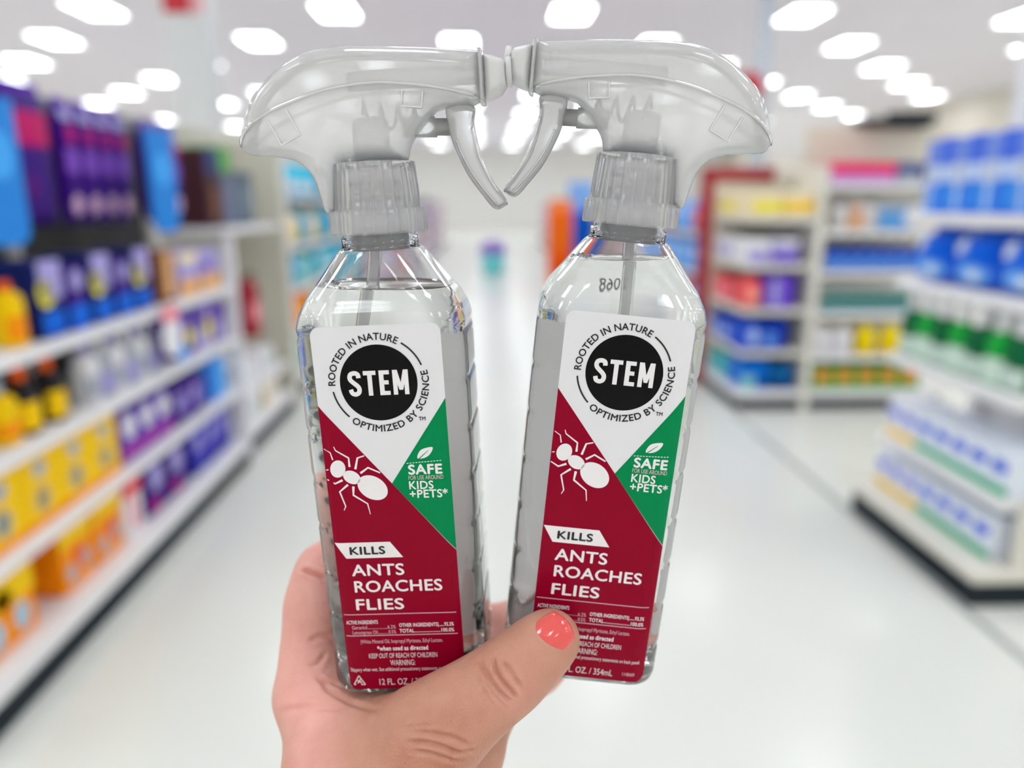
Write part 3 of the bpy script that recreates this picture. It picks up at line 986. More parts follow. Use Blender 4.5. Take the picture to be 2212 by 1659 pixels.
box('tray_body', -0.24, 0.24, -0.1, 0.1, 0.0, 0.05, m_dark, t, 0.008)
box('tray_rim', -0.1, 0.26, -0.11, -0.1, 0.03, 0.09, m_dark, t, 0.002)
t = thing('header_sign', 'large blank white sign board above the red edged corner unit', 'sign', (2.5, 5.97, 1.72))
box('sign_board', -0.3, 0.28, -0.02, 0.02, 0.06, 0.42, mat('sign_white', (236, 236, 238), 0.5), t, 0.004)
box('sign_leg', -0.30, -0.275, -0.01, 0.01, 0.0015, 0.08, m_white, t)
box('sign_leg', -0.265, -0.24, -0.01, 0.01, 0.0015, 0.08, m_white, t)
t = thing('round_sign', 'round red sign hanging behind the right sprayer head', 'sign', (2.98, 8.85, 2.72))
v, f = lathe_vf([(0.17, -0.02), (0.18, 0), (0.17, 0.02)], 28)
mk('sign_disc', [(x, z, y) for x, y, z in v], f, m_red, t, True)
v, f = tube_vf([(0, 0, 0.15), (0, 0, ZC - 2.72)], 0.005, 6)
mk('hanger_wire', v, f, GRY, t)

# unit behind the corner unit along the aisle
gondola('shelf_unit', 'shelf unit of pale blue packs behind the corner unit', 3.0, 0.42, (0.5, 0.85, 1.2), 1.6, (2.3, 9.2, 0), R(-90), m_backw, base_extra=0.02)
sb = g_bag(0.32, 0.2, 0.27, SKY, [(0.1, 0.4, 0.9, 0.9, PBL, 'o')])
sr = g_bag(0.32, 0.2, 0.27, cm(190, 60, 70), [(0.1, 0.3, 0.9, 0.7, PNK, 'o')])
for si, z in enumerate((0.15, 0.5, 0.85, 1.2)):
    row_face(z, None, [((sb, sr)[(i * (si + 1)) % 3 == 1], 'film_pack', 6.45 + 0.37 * i, ('pale blue pack', 'rose red pack')[(i * (si + 1)) % 3 == 1], 'pack') for i in range(7)],
             ('the deck' if si == 0 else 'shelf level ' + ORD[si]) + ' behind the corner unit', R(-90), 1.9)

# ---- right: near promotional rack (y 2.45..3.3, front at x=1.86)
rk = thing('display_rack', 'near white display rack of blue packs and green bottles', 'shelf unit', (0, 0, 0))
box('kick_plate', 1.775, 2.6, 2.405, 3.315, 0.0, 0.09, m_kick, rk)
v, f = box_vf(1.77, 2.6, 2.40, 3.32, 0.09, 0.14, 0.008)
mk('base_deck', v, f, m_offw, rk)
for z in (0.40, 0.78, 1.12, 1.41):
    sh = box('shelf', 1.86, 2.35, 2.45, 3.32, z - 0.045, z, m_white, rk, 0.006)
box('back_panel', 2.35, 2.4, 2.40, 3.32, 0.0, 1.75, m_white, rk)
box('end_panel', 1.93, 2.4, 2.42, 2.45, 0.14, 0.40, m_offw, rk)
box('upright', 2.28, 2.34, 2.40, 2.44, 0.0, 1.75, m_offw, rk)
box('upright', 2.28, 2.34, 3.27, 3.32, 0.0, 2.2, m_white, rk)
tall = g_box(0.09, 0.2, 0.30, cm(56, 116, 214), [(0.0, 0.64, 1.0, 1.0, cm(90, 120, 212), 'r'), (0.0, 0.42, 1.0, 0.64, cm(196, 212, 244), 'r'), (0.62, 0.05, 0.95, 0.4, SKY, 'r')])
tall2 = g_box(0.09, 0.2, 0.295, cm(96, 156, 228), [(0.0, 0.66, 1.0, 1.0, cm(130, 156, 230), 'r'), (0.0, 0.4, 1.0, 0.66, cm(214, 224, 246), 'r'), (0.4, 0.04, 0.6, 0.96, cm(206, 218, 246), 'r')])
row_face(1.41, None, [((tall, tall2)[i % 2], 'carton', 2.55 + 0.094 * i, ('tall blue carton', 'tall blue striped carton')[i % 2], 'carton') for i in range(8)], 'the rack top shelf', R(-90), 1.90)
bgk = g_bag(0.27, 0.22, 0.238, cm(70, 124, 214), [(0.05, 0.62, 0.42, 0.95, cm(214, 224, 240), 'o'), (0.3, 0.1, 0.9, 0.45, cm(140, 186, 240), 'o'), (0.5, 0.5, 0.98, 0.9, cm(24, 100, 200), 'r'), (0.55, 0.16, 0.75, 0.36, cm(226, 234, 246), 'o')])
row_face(1.12, None, [(bgk, 'film_pack', 2.61 + 0.28 * i, 'puffy blue film pack', 'pack') for i in range(3)], 'the rack fourth shelf', R(-90), 1.90)
gbt = g_bottle(0.105, 0.075, 0.285, DGR, WHT, cm(206, 222, 214), lab=(0.04, 0.42), caph=0.27, neck=0.5)
gbt2 = g_bottle(0.105, 0.075, 0.285, GRN, WHT, cm(214, 232, 222), lab=(0.04, 0.5), caph=0.27, neck=0.5)
row_face(0.78, None, [((gbt, gbt2)[i % 2], 'bottle', 2.56 + 0.117 * i, ('dark green bottle with white cap', 'bright green bottle with white cap')[i % 2], 'bottle') for i in range(7)], 'the rack third shelf', R(-90), 1.90)
wg = g_box(0.115, 0.2, 0.165, cm(230, 236, 246), [(0.1, 0.5, 0.9, 0.78, MBL, 'o'), (0.0, 0.0, 1.0, 0.2, cm(30, 160, 120), 'r')])
wy = g_box(0.115, 0.2, 0.165, cm(232, 236, 246), [(0.1, 0.5, 0.9, 0.78, cm(120, 130, 214), 'o'), (0.0, 0.0, 1.0, 0.2, cm(246, 206, 90), 'r')])
row_face(0.40, None, [((wg, wy)[i > 4], 'carton', 2.52 + 0.12 * i, ('white carton with a green foot', 'white carton with a yellow foot')[i > 4], 'carton') for i in range(7)], 'the rack second shelf', R(-90), 1.89)
row_face(0.14, None, [((wg, wy)[i > 3], 'carton', 2.55 + 0.12 * i, ('white carton with a green foot', 'white carton with a yellow foot')[i > 3], 'carton') for i in range(7)], 'the rack deck', R(-90), 1.88)
t = thing('hanging_sign', 'blue sign panel on a white post above the near rack', 'sign', (2.31, 3.0, 1.75))
box('sign_post', -0.02, 0.02, -0.02, 0.02, -0.338, 0.75, m_white, t, 0.003)
box('sign_panel', -0.015, 0.015, -0.4, -0.02, 0.25, 0.7, cm(70, 90, 200), t, 0.003)

# stand the two built-in-place shelf units on their own base points
for root, loc in ((cu_, Vector((2.55, 5.5, 0.0))), (rk, Vector((2.18, 2.86, 0.0)))):
    root.location = loc
    for ch in root.children:
        ch.location = ch.location - loc

# ------------------------------------------------------------------ the two spray bottles
MM = 0.001
HX, HY, RC = 29.0, 23.0, 11.0
RIBS = (135.0, 118.3, 101.4, 84.5, 67.3, 50.2, 33.2, 16.5)
_zz = np.array([0, 1.0, 2.5, 5, 134, 138, 142, 147, 153, 158.5, 161.3, 162.2])
_hx = np.array([23.5, 26.5, 28.4, 29, 29, 28.8, 27.9, 25.4, 21.0, 17.2, 15.2, 14.2])
_hy = np.array([17.5, 20.5, 22.4, 23, 23, 22.8, 22.1, 20.6, 18.0, 15.8, 14.6, 14.0])
_rc = np.array([9.0, 10.0, 10.8, 11, 11, 11.2, 12.0, 13.0, 13.8, 14.2, 14.2, 13.9])


def section(z, inset=0.0, nf=14, ns=14, nc=9):
    """rounded rectangle of the bottle at height z (mm), with grip ribs on the narrow sides; list of (x, y)"""
    hx, hy, rc = np.interp(z, _zz, _hx), np.interp(z, _zz, _hy), np.interp(z, _zz, _rc)
    rc = min(rc, hx - 0.05, hy - 0.05)
    pts = []

    def side(p, q, n):
        for i in range(n):
            pts.append((p[0] + (q[0] - p[0]) * i / n, p[1] + (q[1] - p[1]) * i / n))

    def corner(cx, cy, a0):
        for i in range(nc):
            a = R(a0 + 90 * i / nc)
            pts.append((cx + rc * math.cos(a), cy + rc * math.sin(a)))
    side((-(hx - rc), -hy), (hx - rc, -hy), nf)
    corner(hx - rc, -(hy - rc), -90)
    side((hx, -(hy - rc)), (hx, hy - rc), ns)
    corner(hx - rc, hy - rc, 0)
    side((hx - rc, hy), (-(hx - rc), hy), nf)
    corner(-(hx - rc), hy - rc, 90)
    side((-hx, hy - rc), (-hx, -(hy - rc)), ns)
    corner(-(hx - rc), -(hy - rc), 180)
    out = []
    for (x, y) in pts:
        nx, ny = 0.0, 0.0
        ax, ay = abs(x) - (hx - rc), abs(y) - (hy - rc)
        if ax > 0 and ay > 0:
            l = math.hypot(ax, ay)
            nx, ny = ax / l, ay / l
        elif abs(abs(x) - hx) < 1e-6:
            nx = 1.0
        else:
            ny = 1.0
        nx, ny = math.copysign(nx, x), math.copysign(ny, y)
        d = -inset
        if z < 139:
            g = sum(math.exp(-((z - k) / 1.15) ** 2) for k in RIBS)
            msk = max(0.0, min(1.0, (abs(nx) - 0.62) / 0.25))
            d += -0.5 * g * msk
            # small beads where each rib meets the front corner
            for k in RIBS[1:]:
                b = math.exp(-(((z - k) / 0.9) ** 2 + ((abs(x) - 24.6) / 0.8) ** 2))
                if y < 0:
                    d += 0.9 * b
        out.append((x + nx * d, y + ny * d))
    return out


def front_y(x):
    a = abs(x) - (HX - RC)
    return -HY if a <= 0 else -(HY - RC) - math.sqrt(max(RC * RC - a * a, 0.01))


def rings_vf(zs, inset, cap0=True, cap1=True, zfun=None):
    v, f = [], []
    n = None
    for z in zs:
        s = section(z, inset)
        n = len(s)
        v += [(x * MM, y * MM, (zfun(x, y, z) if zfun else z) * MM) for x, y in s]
    for k in range(len(zs) - 1):
        for i in range(n):
            j = (i + 1) % n
            f.append((k * n + i, k * n + j, k * n + n + j, k * n + n + i))
    if cap0:
        f.append(tuple(range(n - 1, -1, -1)))
    if cap1:
        f.append(tuple(range((len(zs) - 1) * n, len(zs) * n)))
    return v, f, n


m_pet = glass('clear_bottle_plastic', 1.5, (0.985, 0.99, 0.99))
m_liq = glass('clear_liquid', 1.36, (0.985, 0.985, 0.975))
m_cover = frosted('milky_cover_plastic', (0.99, 0.995, 1.0), 0.26, 0.06, 0.35)
m_body = frosted('milky_body_plastic', (0.99, 0.995, 1.0), 0.26, 0.25, 0.35)
m_trig = frosted('clear_trigger_plastic', (0.99, 0.995, 1.0), 0.45, 0.1, 0.35)
m_cap = frosted('milky_collar_plastic', (0.99, 0.995, 1.0), 0.58, 0.2, 0.35)
m_noz = frosted('milky_nozzle_plastic', (0.985, 0.99, 0.99), 0.08, 0.3, 0.25)
m_tube = frosted('milky_tube_plastic', (0.975, 0.975, 0.97), 0.55, 0.2)
m_spring = mat('spring_steel_blue', (96, 110, 136), 0.3, 0.6)
m_inner = frosted('pump_plastic', (0.96, 0.97, 0.99), 0.45, 0.3, 0.55)
m_plug = frosted('neck_plug_plastic', (0.9, 0.89, 0.93), 0.15, 0.4, 0.5)
m_liner = mat('grey_liner', (176, 174, 188), 0.5)


def gloss(name, rgb):
    return mat(name, rgb, 0.25, vary=0.012, scale=40, spec=0.10, bump=0.025, bscale=160)


m_lw, m_lred, m_lgreen, m_lblack = gloss('label_white', (234, 235, 240)), gloss('label_crimson', (148, 0, 40)), gloss('label_green', (0, 140, 82)), mat('label_black', (14, 13, 17), 0.12, vary=0.02, spec=0.14, bump=0.04, bscale=120)
m_ink = mat('ink_black', (22, 20, 24), 0.3)
m_tw = gloss('print_white', (244, 242, 246))
m_pinkish = mat('print_rose', (226, 190, 202), 0.3)
m_backlab = frosted('back_label_film', (0.86, 0.85, 0.86), 0.0, 0.5, 0.6)


def art(name, V, F, m, layer, parent, dx=0.0):
    """printed shape laid on the curved front of the bottle; V in mm (x, z)"""
    off = 0.12 + 0.05 * layer
    vv = [((p[0] + dx) * MM, (front_y(p[0] + dx) - off - (0.004 * p[2] if len(p) > 2 else 0)) * MM, p[1] * MM) for p in V]
    ff = []
    for q in F:
        ff.append(q if area([V[i][:2] for i in q]) > 0 else q[::-1])
    return mk(name, vv, ff, m, parent)


def poly_art(name, poly, m, layer, parent, dx=0.0, step=1.3):
    p = resample(poly, step)
    A = np.array(p)
    gx, gz = np.meshgrid(np.arange(A[:, 0].min(), A[:, 0].max(), step), np.arange(A[:, 1].min(), A[:, 1].max(), step))
    G = np.stack([gx.ravel(), gz.ravel()], 1)
    G = G[inside(G, p)]
    G = G[seg_dist(G, p) > step * 0.4] if len(G) else G
    V, F = tri2d(p, [tuple(q) for q in G])
    return art(name, V, F, m, layer, parent, dx)


def stroke(pts, w0, w1=None):
    w1 = w0 if w1 is None else w1
    P = [np.array(p, float) for p in pts]
    V, F = [], []
    n = len(P)
    for i, p in enumerate(P):
        t = P[min(i + 1, n - 1)] - P[max(i - 1, 0)]
        t /= np.linalg.norm(t)
        nn = np.array([-t[1], t[0]])
        w = (w0 + (w1 - w0) * i / (n - 1)) / 2
        V += [tuple(p + nn * w), tuple(p - nn * w)]
    for i in range(n - 1):
        F.append((2 * i + 1, 2 * i + 3, 2 * i + 2, 2 * i))
    return V, F


def ell(cx, cy, a, b, rot, n=40, egg=0.0):
    out = []
    for i in range(n):
        t = 2 * math.pi * i / n
        x, y = a * math.cos(t), b * math.sin(t) * (1 + egg * math.cos(t))
        out.append((cx + x * math.cos(R(rot)) - y * math.sin(R(rot)), cy + x * math.sin(R(rot)) + y * math.cos(R(rot))))
    return out


def rrect(x0, x1, z0, z1, r, n=8):
    out = []
    for cx, cz, a0 in ((x1 - r, z0 + r, -90), (x1 - r, z1 - r, 0), (x0 + r, z1 - r, 90), (x0 + r, z0 + r, 180)):
        for i in range(n + 1):
            a = R(a0 + 90 * i / n)
            out.append((cx + r * math.cos(a), cz + r * math.sin(a)))
    return out


def make_label(parent, dx):
    LX0, LX1, LZ0, LZ1 = -21.3, 21.6, 4.2, 139.0
    lab = poly_art('front_label', rrect(LX0, LX1, LZ0, LZ1, 3.2), m_lw, 0, parent, dx)
    lab['label'] = 'printed label, white at the top and crimson and green below'
    B = rrect(LX0, LX1, LZ0, LZ1, 3.2)
    low = [p for p in B if p[1] < 60]
    # order: start lower right going around the bottom to lower left
    right = sorted([p for p in low if p[0] > 0], key=lambda p: math.atan2(p[1] - 60, p[0]), reverse=True)
    left = sorted([p for p in low if p[0] <= 0], key=lambda p: math.atan2(p[1] - 60, p[0]), reverse=True)
    poly_art('crimson_field', [(LX0, 112.5), (1.3, 84.3), (LX1, 58.6)] + right + left, m_lred, 1, lab, dx)
    poly_art('green_field', [(LX1, 58.9), (LX1, 113.6), (1.3, 84.3)], m_lgreen, 1, lab, dx)
    C = (0.0, 119.7)
    poly_art('black_disc', ell(C[0], C[1], 12.9, 12.9, 0, 64), m_lblack, 1, lab, dx)

    def T(nm, s, w, cap, x0, z0, m, fit=None, layer=2, **k):
        V, F = text2d(s, w, cap, x0, z0, fit=fit, **k)
        return art(nm, V, F, m, layer, lab, dx)
    # heavy condensed brand lettering
    def bar(*r):
        V, F = [], []
        for (x0, z0, x1, z1) in r:
            o = len(V)
            V += [(x0, z0), (x1, z0), (x1, z1), (x0, z1)]
            F.append((o, o + 1, o + 2, o + 3))
        return V, F
    zb, zt = 115.5, 123.9
    sp = spline([(-6.55, 121.6), (-6.7, 122.7), (-7.4, 123.2), (-8.2, 123.25), (-9.1, 122.9), (-9.5, 121.9), (-9.2, 120.9), (-8.2, 119.9), (-7.2, 119.0), (-6.6, 118.0), (-6.75, 116.8), (-7.5, 116.2), (-8.3, 116.15), (-9.1, 116.6), (-9.45, 117.8)], 5)
    V, F = stroke(sp, 1.5)
    art('brand_letter', V, F, m_tw, 2, lab, dx)
    V, F = bar((-4.95, zt - 1.45, -0.75, zt), (-3.6, zb, -2.1, zt - 1.45))
    art('brand_letter', V, F, m_tw, 2, lab, dx)
    V, F = bar((0.25, zb, 1.8, zt), (1.8, zb, 3.7, zb + 1.4), (1.8, zt - 1.4, 3.7, zt), (1.8, 119.1, 3.35, 120.5))
    art('brand_letter', V, F, m_tw, 2, lab, dx)
    V, F = bar((4.75, zb, 6.2, zt), (8.5, zb, 9.95, zt))
    o = len(V)
    V += [(4.75, zt, 2), (6.35, zt, 2), (7.95, zb + 1.6, 2), (6.75, zb + 1.6, 2), (8.35, zt, 4), (9.95, zt, 4), (7.95, zb + 1.6, 4), (6.75, zb + 1.6, 4)]
    F += [(o + 3, o + 2, o + 1, o), (o + 7, o + 6, o + 5, o + 4)]
    art('brand_letter', V, F, m_tw, 2, lab, dx)
    V, F = text_arc('ROOTED IN NATURE', 'b', 2.25, C[0], C[1], 15.6, 182, 61)
    art('ring_text', V, F, m_ink, 2, lab, dx)
    V, F = text_arc('OPTIMIZED BY SCIENCE', 'b', 2.25, C[0], C[1], 15.6, 231, 374, inner=True)
    art('ring_text', V, F, m_ink, 2, lab, dx)
    for a0, a1 in ((57, 20.5), (189, 226)):
        V, F = stroke([(C[0] + 15.6 * math.cos(R(a0 + (a1 - a0) * i / 14)), C[1] + 15.6 * math.sin(R(a0 + (a1 - a0) * i / 14))) for i in range(15)], 0.55)
        art('ring_arc', V, F, m_ink, 2, lab, dx)
    T('trade_mark', 'TM', 'b', 1.25, 12.3, 106.3, m_ink, 2.4)
    # ant
    for nm, p in (('ant_head', ell(-16.8, 90.2, 2.6, 3.15, -18, egg=0.0)), ('ant_thorax', ell(-12.3, 87.0, 3.1, 2.3, -28)), ('ant_abdomen', ell(-5.5, 83.0, 5.5, 4.1, -34))):
        poly_art(nm, p, m_tw, 2, lab, dx)
    for pts, a, b in ((((-20.9, 97.4), (-18.8, 96.1), (-18.2, 93.5)), 0.25, 0.45), (((-17.4, 98.2), (-16.9, 96.8), (-12.7, 94.0), (-12.7, 90.8)), 0.25, 0.75),
                      (((-10.8, 89.9), (-9.7, 93.9), (-7.3, 94.6)), 0.8, 0.45), (((-9.2, 88.4), (-6.4, 90.3), (-2.4, 88.3)), 0.8, 0.5), (((-21.0, 89.8), (-20.1, 90.0)), 0.3, 0.4),
                      (((-21.0, 86.4), (-18.3, 84.9), (-15.6, 86.1)), 0.4, 0.8), (((-13.9, 84.4), (-17.0, 81.9), (-15.5, 76.5), (-16.2, 75.0)), 0.8, 0.25), (((-12.1, 83.7), (-12.4, 80.5), (-7.8, 77.2), (-7.2, 73.3)), 0.9, 0.25)):
        V, F = stroke(pts, a, b)
        art('ant_leg', V, F, m_tw, 2, lab, dx)
    # leaf and the green panel text
    leaf = spline([(10.9, 92.9), (11.1, 94.6), (12.6, 96.2), (16.1, 96.8), (15.3, 94.6), (13.4, 93.2)], 6, True)
    lf = poly_art('leaf', leaf, m_tw, 2, lab, dx)
    V, F = stroke([(11.0, 92.6), (13.2, 94.5), (14.6, 95.7)], 0.35, 0.15)
    art('leaf_vein', V, F, m_lgreen, 3, lab, dx)
    for i in range(12):
        x = 6.9 + i * 1.02
        V, F = stroke([(x, 91.35 + i * 0.055), (x + 0.65, 91.38 + i * 0.055)], 0.25)
        art('dash', V, F, m_tw, 2, lab, dx)
    T('panel_text', 'SAFE', 'x', 3.3, 7.2, 87.4, m_tw, 11.9)
    T('panel_text', 'FOR USE AROUND', 'r', 1.45, 7.0, 85.4, cmw, 12.1)
    T('panel_text', 'KIDS', 'b', 2.8, 6.9, 82.0, m_tw, 8.7)
    T('panel_text', '+PETS*', 'b', 2.8, 6.9, 78.8, m_tw, 13.3)
    poly_art('kills_flag', [(-21.0, 62.8), (-17.3, 56.8), (2.8, 56.8), (-1.4, 62.8)], m_tw, 2, lab, dx)
    T('flag_text', 'KILLS', 'x', 2.8, -16.1, 58.3, m_ink, 13.0, layer=3)
    T('headline', 'ANTS', 'b', 4.2, -15.8, 50.1, m_tw, 18.8)
    T('headline', 'ROACHES', 'b', 4.2, -16.0, 43.7, m_tw, 32.0)
    T('headline', 'FLIES', 'b', 4.1, -16.2, 36.7, m_tw, 18.0)
    for z in (34.8, 26.3):
        V, F = stroke([(-20.6 + i * 1.0125, z) for i in range(41)], 0.3)
        art('rule', V, F, m_pinkish, 2, lab, dx)
    T('small_text', 'ACTIVE INGREDIENTS', 'b', 1.4, -20.0, 31.0, m_tw, 11.5)
    T('small_text', 'Geraniol.....................6.2%', 'r', 1.4, -18.2, 28.9, m_pinkish, 16.0)
    T('small_text', 'Lemongrass Oil............0.5%', 'r', 1.4, -18.2, 26.9, m_pinkish, 16.0)
    T('small_text', 'OTHER INGREDIENTS|......93.3%', 'b', 1.4, -1.0, 29.5, m_tw, 19.8)
    T('small_text', 'TOTAL........................100.0%', 'b', 1.4, -1.0, 27.2, m_tw, 19.8)
    T('small_text', '|White Mineral Oil, Isopropyl Myristate, Ethyl Lactate.', 'r', 1.5, -15.6, 23.1, m_pinkish, 30.0)
    T('small_text', '*when used as directed', 'x', 1.7, -9.7, 20.1, m_tw, 18.6)
    T('small_text', 'KEEP OUT OF REACH OF CHILDREN', 'r', 1.9, -13.2, 17.0, m_tw, 25.2)
    T('small_text', 'WARNING:', 'r', 2.2, -5.5, 13.9, m_tw, 9.2)
    T('small_text', 'Slippery when wet. See additional precautionary statements on back panel.', 'r', 1.4, -20.4, 11.7, m_tw, 40.0)
    T('small_text', '12 FL. OZ. / 354mL', 'r', 2.5, -10.7, 5.9, m_tw, 20.8)
    T('small_text', '1148469', 'r', 1.4, 13.4, 6.5, m_pinkish, 4.8)
    tri = [(-19.7, 6.2), (-15.5, 6.2), (-17.6, 9.9)]
    for i in range(3):
        V, F = stroke([tri[i], tri[(i + 1) % 3]], 0.35)
        art('warning_mark', V, F, m_tw, 2, lab, dx)
    V, F = stroke([(-18.4, 7.9), (-17.4, 7.5), (-16.7, 6.8)], 0.45)
    art('warning_mark', V, F, m_tw, 2, lab, dx)
    V, F = stroke([(-18.3, 6.8), (-17.5, 7.6), (-17.2, 8.5)], 0.35)
    art('warning_mark', V, F, m_tw, 2, lab, dx)
    return lab


cmw = m_pinkish
SEAM = [(-42.9, 197.9), (-36.7, 203.4), (-29.3, 207.4), (-22.1, 209.9), (-12.6, 212.5), (-3.3, 213.8), (5.9, 214.1), (15.1, 213.2), (24.2, 211.7), (38.6, 208.4)]
TOP = [(-43.2, 197.5), (-42.3, 202.0), (-40.3, 207.5), (-37.8, 212.4), (-33.5, 217.1), (-27.5, 221.6), (-22.7, 224.1), (-17.5, 225.8), (-11.0, 226.8), (-4.2, 227.0), (7.0, 226.3), (20.6, 225.2), (29.7, 224.2), (38.6, 223.1)]
REAR = [(-17.6, 174.6), (-18.8, 180.9), (-20.2, 186.0), (-22.5, 189.7), (-26.0, 192.2), (-30.0, 193.5), (-35.5, 194.4), (-41.0, 195.0), (-43.0, 196.1)]
SPRAY = {}


def sprayer_meshes():
    top = spline(TOP, 5)
    seam = spline(SEAM, 6)
    rear = spline(REAR, 4)
    full = top + [(38.6, 208.2), (35.0, 206.8), (29.0, 206.4), (24.6, 206.2), (22.4, 205.6)] + spline([(22.4, 205.6), (17.6, 201.0), (13.4, 195.8), (11.9, 190.8)], 4)[1:] \
        + [(-9.6, 190.5), (-10.4, 189.4), (-11.3, 182.0), (-11.8, 176.2), (-13.4, 174.7)] + rear[:-1]
    full = resample(full, 1.3)
    sc = lambda vf: ([(x * MM, y * MM, z * MM) for x, y, z in vf[0]], vf[1])
    bv, bf = weld(inflate_vf(full, 10.5, 6.0, 1.8), 1e-4)
    sx_, sz_ = [p[0] for p in seam], [p[1] for p in seam]
    bf = [q for q in bf if sum(bv[i][2] for i in q) / len(q) < np.interp(sum(bv[i][0] for i in q) / len(q), sx_, sz_) + 0.8]
    SPRAY['sprayer_body'] = (sc((bv, bf)), m_body)
    up = top + seam[::-1][:-1]
    up = resample(up, 1.2)
    SPRAY['top_cover'] = (sc(inflate_vf(up, 10.7, 6.0, 1.8, dist_poly=full, plus=0.5)), m_cover)
    d = seg_dist([(p[0], p[1]) for p in seam], full)
    hw = [10.6 * math.sqrt(max(0, 1 - max(0, 1 - q / 6.0) ** 2)) + 0.5 for q in d]
    vf = join(tube_vf([(p[0], -h, p[1]) for p, h in zip(seam, hw)], 0.55, 8), tube_vf([(p[0], h, p[1]) for p, h in zip(seam, hw)], 0.55, 8))
    SPRAY['seam_rim'] = (sc(vf), m_cover)
    # snap windows moulded under the seam
    def win(x0, z0, x1, z1, w, h):
        d_ = np.array([x1 - x0, z1 - z0])
        d_ /= np.linalg.norm(d_)
        n_ = np.array([d_[1], -d_[0]])
        p0, p1 = np.array([x0, z0]), np.array([x0, z0]) + d_ * w
        q = [p0, p0 + n_ * h, p1 + n_ * h, p1]
        return tube_vf([(a[0], -10.95, a[1]) for a in q], 0.45, 6)
    SPRAY['snap_window'] = (sc(join(win(-30.5, 204.6, -23, 208, 7, 8.5), win(13.5, 211.5, 20, 210.6, 6.5, 4.8))), m_noz)
    trig = spline([(26.2, 206.6), (35.0, 206.8), (34.9, 200.9), (36.8, 190.5), (39.7, 183.5), (44.4, 175.9), (43.6, 174.1), (40.1, 173.3), (36.1, 178.2), (31.7, 184.8), (28.4, 192.3), (26.9, 196.8), (26.2, 201.0)], 5, True)
    SPRAY['trigger'] = (sc(weld(inflate_vf(resample(trig, 1.0), 6.5, 2.2, 1.4), 1e-4)), m_trig)
    edge = spline([(35.6, 199.5), (37.4, 190.8), (40.2, 184.0), (43.0, 179.0)], 5)
    edge2 = spline([(28.2, 196.0), (29.6, 191.6), (32.8, 185.2), (37.0, 179.0), (40.0, 175.2)], 5)
    SPRAY['trigger_rib'] = (sc(join(tube_vf([(x - 1.2, -6.4, z) for x, z in edge], 0.45, 6), tube_vf([(x + 1.0, -6.4, z) for x, z in edge2], 0.45, 6))), m_trig)
    v, f = lathe_vf([(3.4, 11.5), (3.4, 22.0), (2.8, 22.0), (2.8, 28.5)], 24, 'x')
    SPRAY['piston'] = (sc(([(x, y, z + 201.4 - (x - 12) * 0.05) for x, y, z in v], f)), m_trig)
    noz = [(38.8, 222.2), (42.0, 221.6), (45.3, 220.4), (46.2, 218.9), (46.3, 215.0), (46.2, 211.8), (44.6, 209.6), (41.5, 208.4), (38.8, 207.7)]
    SPRAY['nozzle'] = (sc(weld(inflate_vf(resample(noz, 0.8), 8.2, 2.6, 1.2), 1e-4)), m_noz)
    v, f = lathe_vf([(4.6, 46.2), (4.8, 46.6), (4.8, 47.6), (4.4, 48.0)], 28, 'x')
    SPRAY['nozzle_tip'] = (sc(([(x, y, z + 216.6) for x, y, z in v], f)), m_noz)
    fl = [(37.4, 223.5), (39.2, 223.2), (39.2, 207.2), (37.4, 206.8)]
    SPRAY['nozzle_flange'] = (sc(weld(inflate_vf(resample(fl, 0.45), 9.6, 0.7, 0.6), 1e-4)), m_cover)

    def ribs(a, z):
        return 1 + 0.04 * (0.5 + 0.5 * math.cos(a * 26)) ** 4
    v, f = lathe_vf([(12.6, 190.6), (13.4, 190.2), (14.0, 182.0), (14.3, 175.6), (15.7, 175.2), (15.9, 172), (16.0, 168.2), (15.7, 167.3), (13.4, 167.3)][::-1], 260, wob=ribs, caps=False)
    v2, f2 = lathe_vf([(13.9, 168.0), (13.7, 174), (12.6, 188.5)], 48, caps=False)
    SPRAY['collar'] = (sc(join((v, f), (v2, [q[::-1] for q in f2]))), m_cap)
    vfs = []
    for z in (171.0, 176.0, 181.0, 186.0):
        vfs.append(lathe_vf([(11.6, z - 1.7), (12.2, z - 1.6), (12.2, z + 1.6), (11.6, z + 1.7)], 40, caps=False))
    SPRAY['thread_liner'] = (sc(join(*vfs)), m_liner)
    v, f = lathe_vf([(9.8, 161.5), (9.9, 162), (9.9, 188.0), (6.0, 188.5)], 40)
    SPRAY['neck_plug'] = (sc((v, f)), m_plug)
    v, f = lathe_vf([(6.0, 186), (6.2, 204), (4.0, 205)], 28)
    SPRAY['pump_cylinder'] = (sc((v, f)), m_inner)
    v, f = lathe_vf([(3.2, -6), (3.2, 38)], 20, 'x')
    SPRAY['spray_pipe'] = (sc(([(x, y, z + 216.5) for x, y, z in v], f)), m_inner)
    hel = [(-3 + 0.55 * i, 4.0 * math.cos(i * 0.62), 206.5 - 0.09 * i + 3.9 * math.sin(i * 0.62)) for i in range(36)]
    SPRAY['spring'] = (sc(tube_vf(hel, 0.6, 6)), m_spring)


sprayer_meshes()


